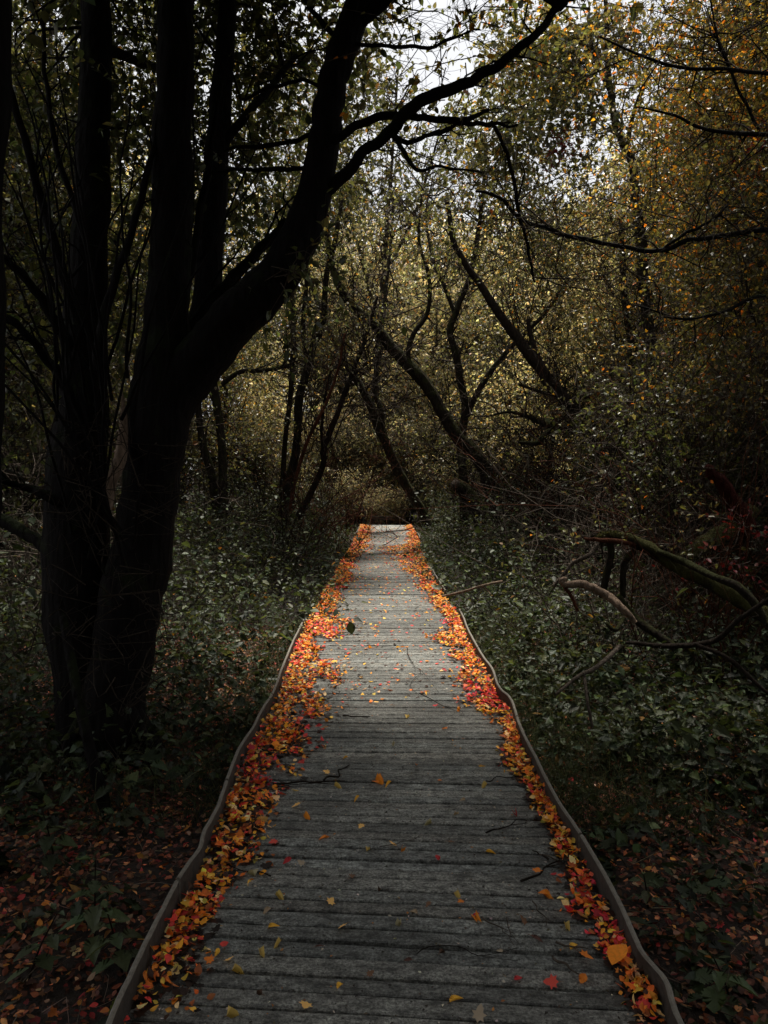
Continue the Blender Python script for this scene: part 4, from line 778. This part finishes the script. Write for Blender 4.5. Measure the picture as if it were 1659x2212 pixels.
# ------------------------------------------------------------------ 4. bramble and nettle undergrowth (one mass per bank)
def undergrowth(sd,N,name,label):
    m=MB(); ys=1.5+rng.random(N)**.8*21.5; off=rng.random(N)**1.15*(1.6+.42*ys)
    x=np.where(sd<0,xl(ys)-off,xr(ys)+off)
    # height profile: low by the camera, chest high further on, spilling over the far edging
    if sd<0:
        H=np.interp(ys,[1.5,3.8,4.8,7,10,16,24],[.14,.22,.55,.95,1.15,1.1,1.2])*np.interp(off,[0,.25,.8,2.5],[.25,.5,.85,1.15]); dn=np.interp(ys,[1.5,3.6,4.3,5],[.14,.22,.8,1.2])*np.interp(off,[0,.35,.9],[.12,.45,1])
        dn=np.where((ys>8)&(ys<15.5),np.maximum(dn,.8),dn); H=np.where((ys>15.5)&(off<.6),H*.45,H)
    else:
        H=np.interp(ys,[1.5,3.0,4.2,6,9,13,24],[.12,.18,.34,.55,1.0,1.2,1.25])*np.interp(off,[0,.25,.9,3],[.25,.45,.8,1.2]); dn=np.interp(ys,[1.5,2.6,3.3,4.2],[.12,.28,.9,1.3])*np.interp(off,[0,.3,.8],[.10,.4,1])
        dn=np.where((ys>8)&(ys<15.5),np.maximum(dn,.8),dn); H=np.where((ys>15.5)&(off<.6),H*.45,H)
    nz=np.sin(x*2.3+ys*1.1)*np.sin(ys*1.7-x*.9)+.5*np.sin(x*5+ys*4.3); n2=np.sin(x*3.1+1.7*np.sin(ys*1.3))*np.sin(ys*2.6+1.3*np.sin(x*2.1)); H*=np.clip(1+.28*nz+.32*n2,.35,1.6); dn*=np.clip(1+.6*nz+.5*n2,.12,1)
    k=rng.random(N)<dn; x,ys,H,off=x[k],ys[k],H[k],off[k]; n=len(x)
    S=np.stack([x,ys,gh(x,ys)],-1); D=np.stack([rng.normal(0,.35,n)+(-sd)*np.where((off<.5)&(ys>8)&(ys<15),.5,0),rng.normal(0,.35,n),np.ones(n)],-1)
    H=H*rng.uniform(.55,1.15,n)
    pos=tubes(m,S,D,H*1.1,.0028,segs=4,sides=3,droop=.1,bend=.22,mi=1)
    lp=11; ts=rng.random((n,lp))**.7; f=ts*4; i=np.clip(f.astype(int),0,3); fr=f-i; r_=np.arange(n)[:,None]
    q=(pos[r_,i]*(1-fr[...,None])+pos[r_,i+1]*fr[...,None]).reshape(-1,3); M=len(q)
    a=rng.uniform(0,6.28,M); d=np.stack([np.cos(a),np.sin(a),rng.normal(-.15,.45,M)],-1); nr=np.stack([rng.normal(0,.6,M),rng.normal(0,.6,M),np.ones(M)],-1)
    q=q+d*rng.uniform(.01,.09,M)[:,None]; sz=(rng.lognormal(-3.05,.42,M)*np.interp(q[:,1],[4,9],[1.08,.85])).clip(.02,.13); c=pal(*BRAM,M,.38)*.85; near=q[:,1]<6.5
    leaves(m,SE,q[near&(rng.random(M)<2)],d[near],nr[near],sz[near],c[near],0)
    leaves(m,OV,q[~near],d[~near],nr[~near],sz[~near],c[~near],0)
    tag(m.build(name,[M_bram,M_twig]),label,'undergrowth',kind='stuff')
undergrowth(-1,12000,'undergrowth','dark green brambles and nettles filling the left bank up to the planks')
undergrowth(1,14000,'undergrowth','dark green brambles and nettles filling the right bank beside the planks')
# grass tufts beside the right edging and scattered
m=MB(); n=9000; ys=rng.uniform(3.6,8.5,n); x=np.where(rng.random(n)<.75,xr(ys)+.04+rng.gamma(1.5,.32,n),xl(ys)-.04-rng.gamma(1.2,.22,n)); D=rng.normal(0,.4,(n,3)); D[:,2]=1
tubes(m,np.stack([x,ys,gh(x,ys)],-1),D,rng.uniform(.1,.34,n),.0022,segs=3,sides=3,droop=.35,bend=.3,col=pal([(.05,.065,.025),(.08,.09,.035),(.16,.13,.06)],[3,2,.5],n))
tag(m.build('grass',M_bram),'thin grass growing along the outer sides of the edging strips','grass',kind='stuff')

for i,(px,py,d,h) in enumerate([(1290,1060,10,2.6),(1420,1080,11,3.2),(1530,1060,9,3.0),(1620,1000,8,3.2),(1180,1040,13,2.8),(1350,1000,12,3.6),(1560,900,10,3.6),(560,1050,12,2.8),(700,1060,15,3.0),(60,1050,8,3.2),(1100,1040,15,3.4),(1250,1000,15,3.6)]):
    q=P(px,py,d); z0=float(gh(q[0],q[1])); side='left' if px<830 else 'right'
    rt=empty('bare_shrub',(q[0],q[1],z0),f'tangle of thin bare twigs rising in the {side}-hand thicket','shrub',f'bare twig tangles, {side} bank'); m=MB(); n=42
    Dd=rng.normal(0,.5,(n,3)); Dd[:,2]=1; pos=tubes(m,rng.normal(0,.35,(n,3))*[1,1,0],Dd,h*rng.uniform(.5,1.1,n),.010,segs=7,sides=4,bend=.3)
    for kk in range(6):
        S=pos[:,1+kk]; p2=tubes(m,S,rng.normal(0,.9,(n,3))+[0,0,.25],rng.uniform(.3,1.1,n),.006,segs=5,sides=3,bend=.35); tubes(m,p2[:,3],rng.normal(0,.8,(n,3)),rng.uniform(.2,.5,n),.004,segs=3,sides=3,bend=.35)
    m.build('stem',(M_twig,M_brown,M_red)[i%3],rt)
# single plants in the foreground
def nettle(x,y,h,label,nl=7,size=.085,lean=(0,0),seed=0):
    rt=empty('nettle_plant',(x,y,float(gh(x,y))),label,'plant'); m=MB()
    pp=tube(m,[(0,0,0),(lean[0]*.4,lean[1]*.4,h*.5),(lean[0],lean[1],h)],[.0045,.0035,.002],5,n=24,col=(1,1,1)); m.build('stem',M_brown,rt)
    m=MB(); ps=[];ds=[];ss=[]
    for k in range(nl):
        t=.3+.7*k/(nl-1); q=pp[int(t*23)]; a0=k*1.57+seed
        for a in (a0,a0+math.pi):
            d=np.array([math.cos(a),math.sin(a),-.15+.5*(t>.92)]); ps.append(q+d*.015); ds.append(d); ss.append(size*(1.15-.75*max(0,t-.55)/.45*.9))
    ps=np.array(ps); n=len(ps); leaves(m,SE,ps,np.array(ds),np.tile([0,0,1.],(n,1))+rng.normal(0,.15,(n,3)),np.array(ss),pal([(.055,.075,.035),(.075,.095,.045)],[1,1],n,.15)); m.build('foliage',M_bram,rt)
for px,py,h,lab,sz in [(205,2075,.36,'tall nettle with toothed leaves in the bottom left corner',.10),(265,2110,.26,'shorter nettle right of the tall one in the bottom left corner',.085),(60,2130,.24,'small nettle at the extreme bottom left edge',.08),(120,1870,.28,'nettle with oval leaves below the big tree at the left edge',.09),
   (1210,1560,.32,'broad-leaved plant growing against the right edging strip',.10),(1420,1620,.36,'bushy broad-leaved plant in the litter right of the edging strip',.09),(1560,1450,.45,'tall pale broad-leaved plant below the dark bough on the right',.11),(1350,1480,.42,'upright broad-leaved plant between the edging strip and the dark bough',.10),(1400,1960,.16,'small seedling in the brown litter near the bottom right',.06),(1580,2160,.18,'seedling with wide leaves in the bottom right corner',.085),(340,1700,.18,'ground plant on the mossy roots of the big tree',.06),(470,1660,.16,'low plant close to the left edging strip by the big tree',.06)]:
    q=G(px,py,-.2); nettle(q[0],q[1],h,lab,6 if h>.2 else 4,sz,(rng.normal(0,.05),rng.normal(0,.05)),rng.uniform(0,6))
# bramble shoot hanging over the planks on the left at mid distance
rt=empty('bramble_shoot',G(662,1348,0),'dark bramble shoot with round leaves reaching over the planks from the left','plant'); m=MB(); 
pts=np.array([P(640,1340,7.6),P(675,1322,7.5),P(710,1330,7.4),P(745,1345,7.35)]); tube(m,pts,[.005,.004,.003,.002],5,n=14); a=m.build('stem',M_brown,rt)
m=MB(); ps=np.array([P(755,1342,7.3),P(750,1335,7.3),P(762,1338,7.32),P(700,1326,7.4),P(690,1322,7.4),P(722,1332,7.4),P(672,1326,7.5)]); leaves(m,OL,ps,[[.2,-.1,-1],[-.9,0,.1],[1,0,-.1],[.3,.2,.4],[-.9,.2,.2],[.2,.3,.5],[-.4,0,.6]],[[0,-1,.2],[0,-.3,1],[0,-.3,1],[0,-.5,1],[0,-.3,1],[0,-.5,1],[0,-.4,1]],np.array([.13,.11,.1,.09,.1,.08,.09]),pal(*BRAM,7)); b=m.build('foliage',M_bram,rt); fix(rt,[a,b])

# unseen trees added round and behind the camera; their crowns darken the near boards
for i,(x,y,s) in enumerate([(-4.2,-2.2,1.0),(4.9,-1.2,1.0),(3.6,-5.5,1.0),(-3.4,-6.5,1.0),(6.6,3.2,1.0)]):
    put(TP[(0,4)[i%2]],x,y,s,i*1.3,f'{nm[(0,4)[i%2]]} tree added out of view beside the nearest boards to shade them',f'{nm[(0,4)[i%2]]} trees added out of view to shade the nearest boards')

for i in range(34):
    a=R(rng.uniform(95,265)); r_=rng.uniform(7,19); x,y=math.sin(a)*r_,math.cos(a)*r_
    put(TP[(0,4,1)[i%3]],x,y,rng.uniform(.9,1.3),rng.uniform(0,6.28),f'{nm[(0,4,1)[i%3]]} tree in the wood behind the viewpoint',f'{nm[(0,4,1)[i%3]]} trees behind the viewpoint')
for i in range(20):
    a=R(rng.uniform(75,285)); r_=rng.uniform(5,12); x,y=math.sin(a)*r_,math.cos(a)*r_
    if abs(x)<1.6: continue
    put(SP[(0,2)[i%2]],x,y,rng.uniform(.9,1.3),rng.uniform(0,6.28),f'{("olive green","dark green")[i%2]} shrub behind the viewpoint',f'{("olive green","dark green")[i%2]} shrubs behind the viewpoint')

# ------------------------------------------------------------------ light
SUN_EL,SUN_AZ=R(70),R(4)      # azimuth from +y towards +x: light comes down the clearing from ahead
sl=bpy.data.lights.new('sun','SUN'); sl.energy=5.0; sl.angle=R(5); sl.color=(1,.93,.82)
so=bpy.data.objects.new('sun',sl); COL.objects.link(so)
dv=Vector((math.sin(SUN_AZ)*math.cos(SUN_EL),math.cos(SUN_AZ)*math.cos(SUN_EL),math.sin(SUN_EL))); so.rotation_euler=dv.to_track_quat('Z','Y').to_euler(); so.location=(0,0,30)
w=bpy.data.worlds.new('World'); scene.world=w; w.use_nodes=True; nt=w.node_tree; nt.nodes.clear(); L=nt.links.new
out=N_(nt,'ShaderNodeOutputWorld'); sky=N_(nt,'ShaderNodeTexSky',sky_type='NISHITA'); sky.sun_disc=False; sky.sun_elevation=SUN_EL; sky.sun_rotation=SUN_AZ; sky.dust_density=4
b1=N_(nt,'ShaderNodeBackground',Strength=.10); L(sky.outputs[0],b1.inputs[0])
b2=N_(nt,'ShaderNodeBackground',Strength=1.0); tc=N_(nt,'ShaderNodeTexCoord'); no=N_(nt,'ShaderNodeTexNoise',Scale=2.0,Detail=5.0); L(tc.outputs['Generated'],no.inputs['Vector'])
cr=N_(nt,'ShaderNodeValToRGB'); cr.color_ramp.elements[0].color=(.60,.605,.61,1); cr.color_ramp.elements[1].color=(.66,.66,.67,1); L(no.outputs['Fac'],cr.inputs[0]); L(cr.outputs[0],b2.inputs[0])
ms=N_(nt,'ShaderNodeMixShader'); ms.inputs[0].default_value=.88; L(b1.outputs[0],ms.inputs[1]); L(b2.outputs[0],ms.inputs[2]); L(ms.outputs[0],out.inputs[0])

vs=scene.view_settings; vs.view_transform='Standard'; vs.look='None'; vs.exposure=.7; vs.gamma=1
cy=scene.cycles; cy.max_bounces=5; cy.diffuse_bounces=3; cy.glossy_bounces=1; cy.transmission_bounces=3; cy.transparent_max_bounces=4; cy.caustics_reflective=False; cy.caustics_refractive=False
cy.use_denoising=True
tot=sum(len(o.data.polygons) for o in scene.objects if o.type=='MESH'); uq=sum(len(m.polygons) for m in bpy.data.meshes)
print('objects',len(scene.objects),'polys',tot,'unique',uq)
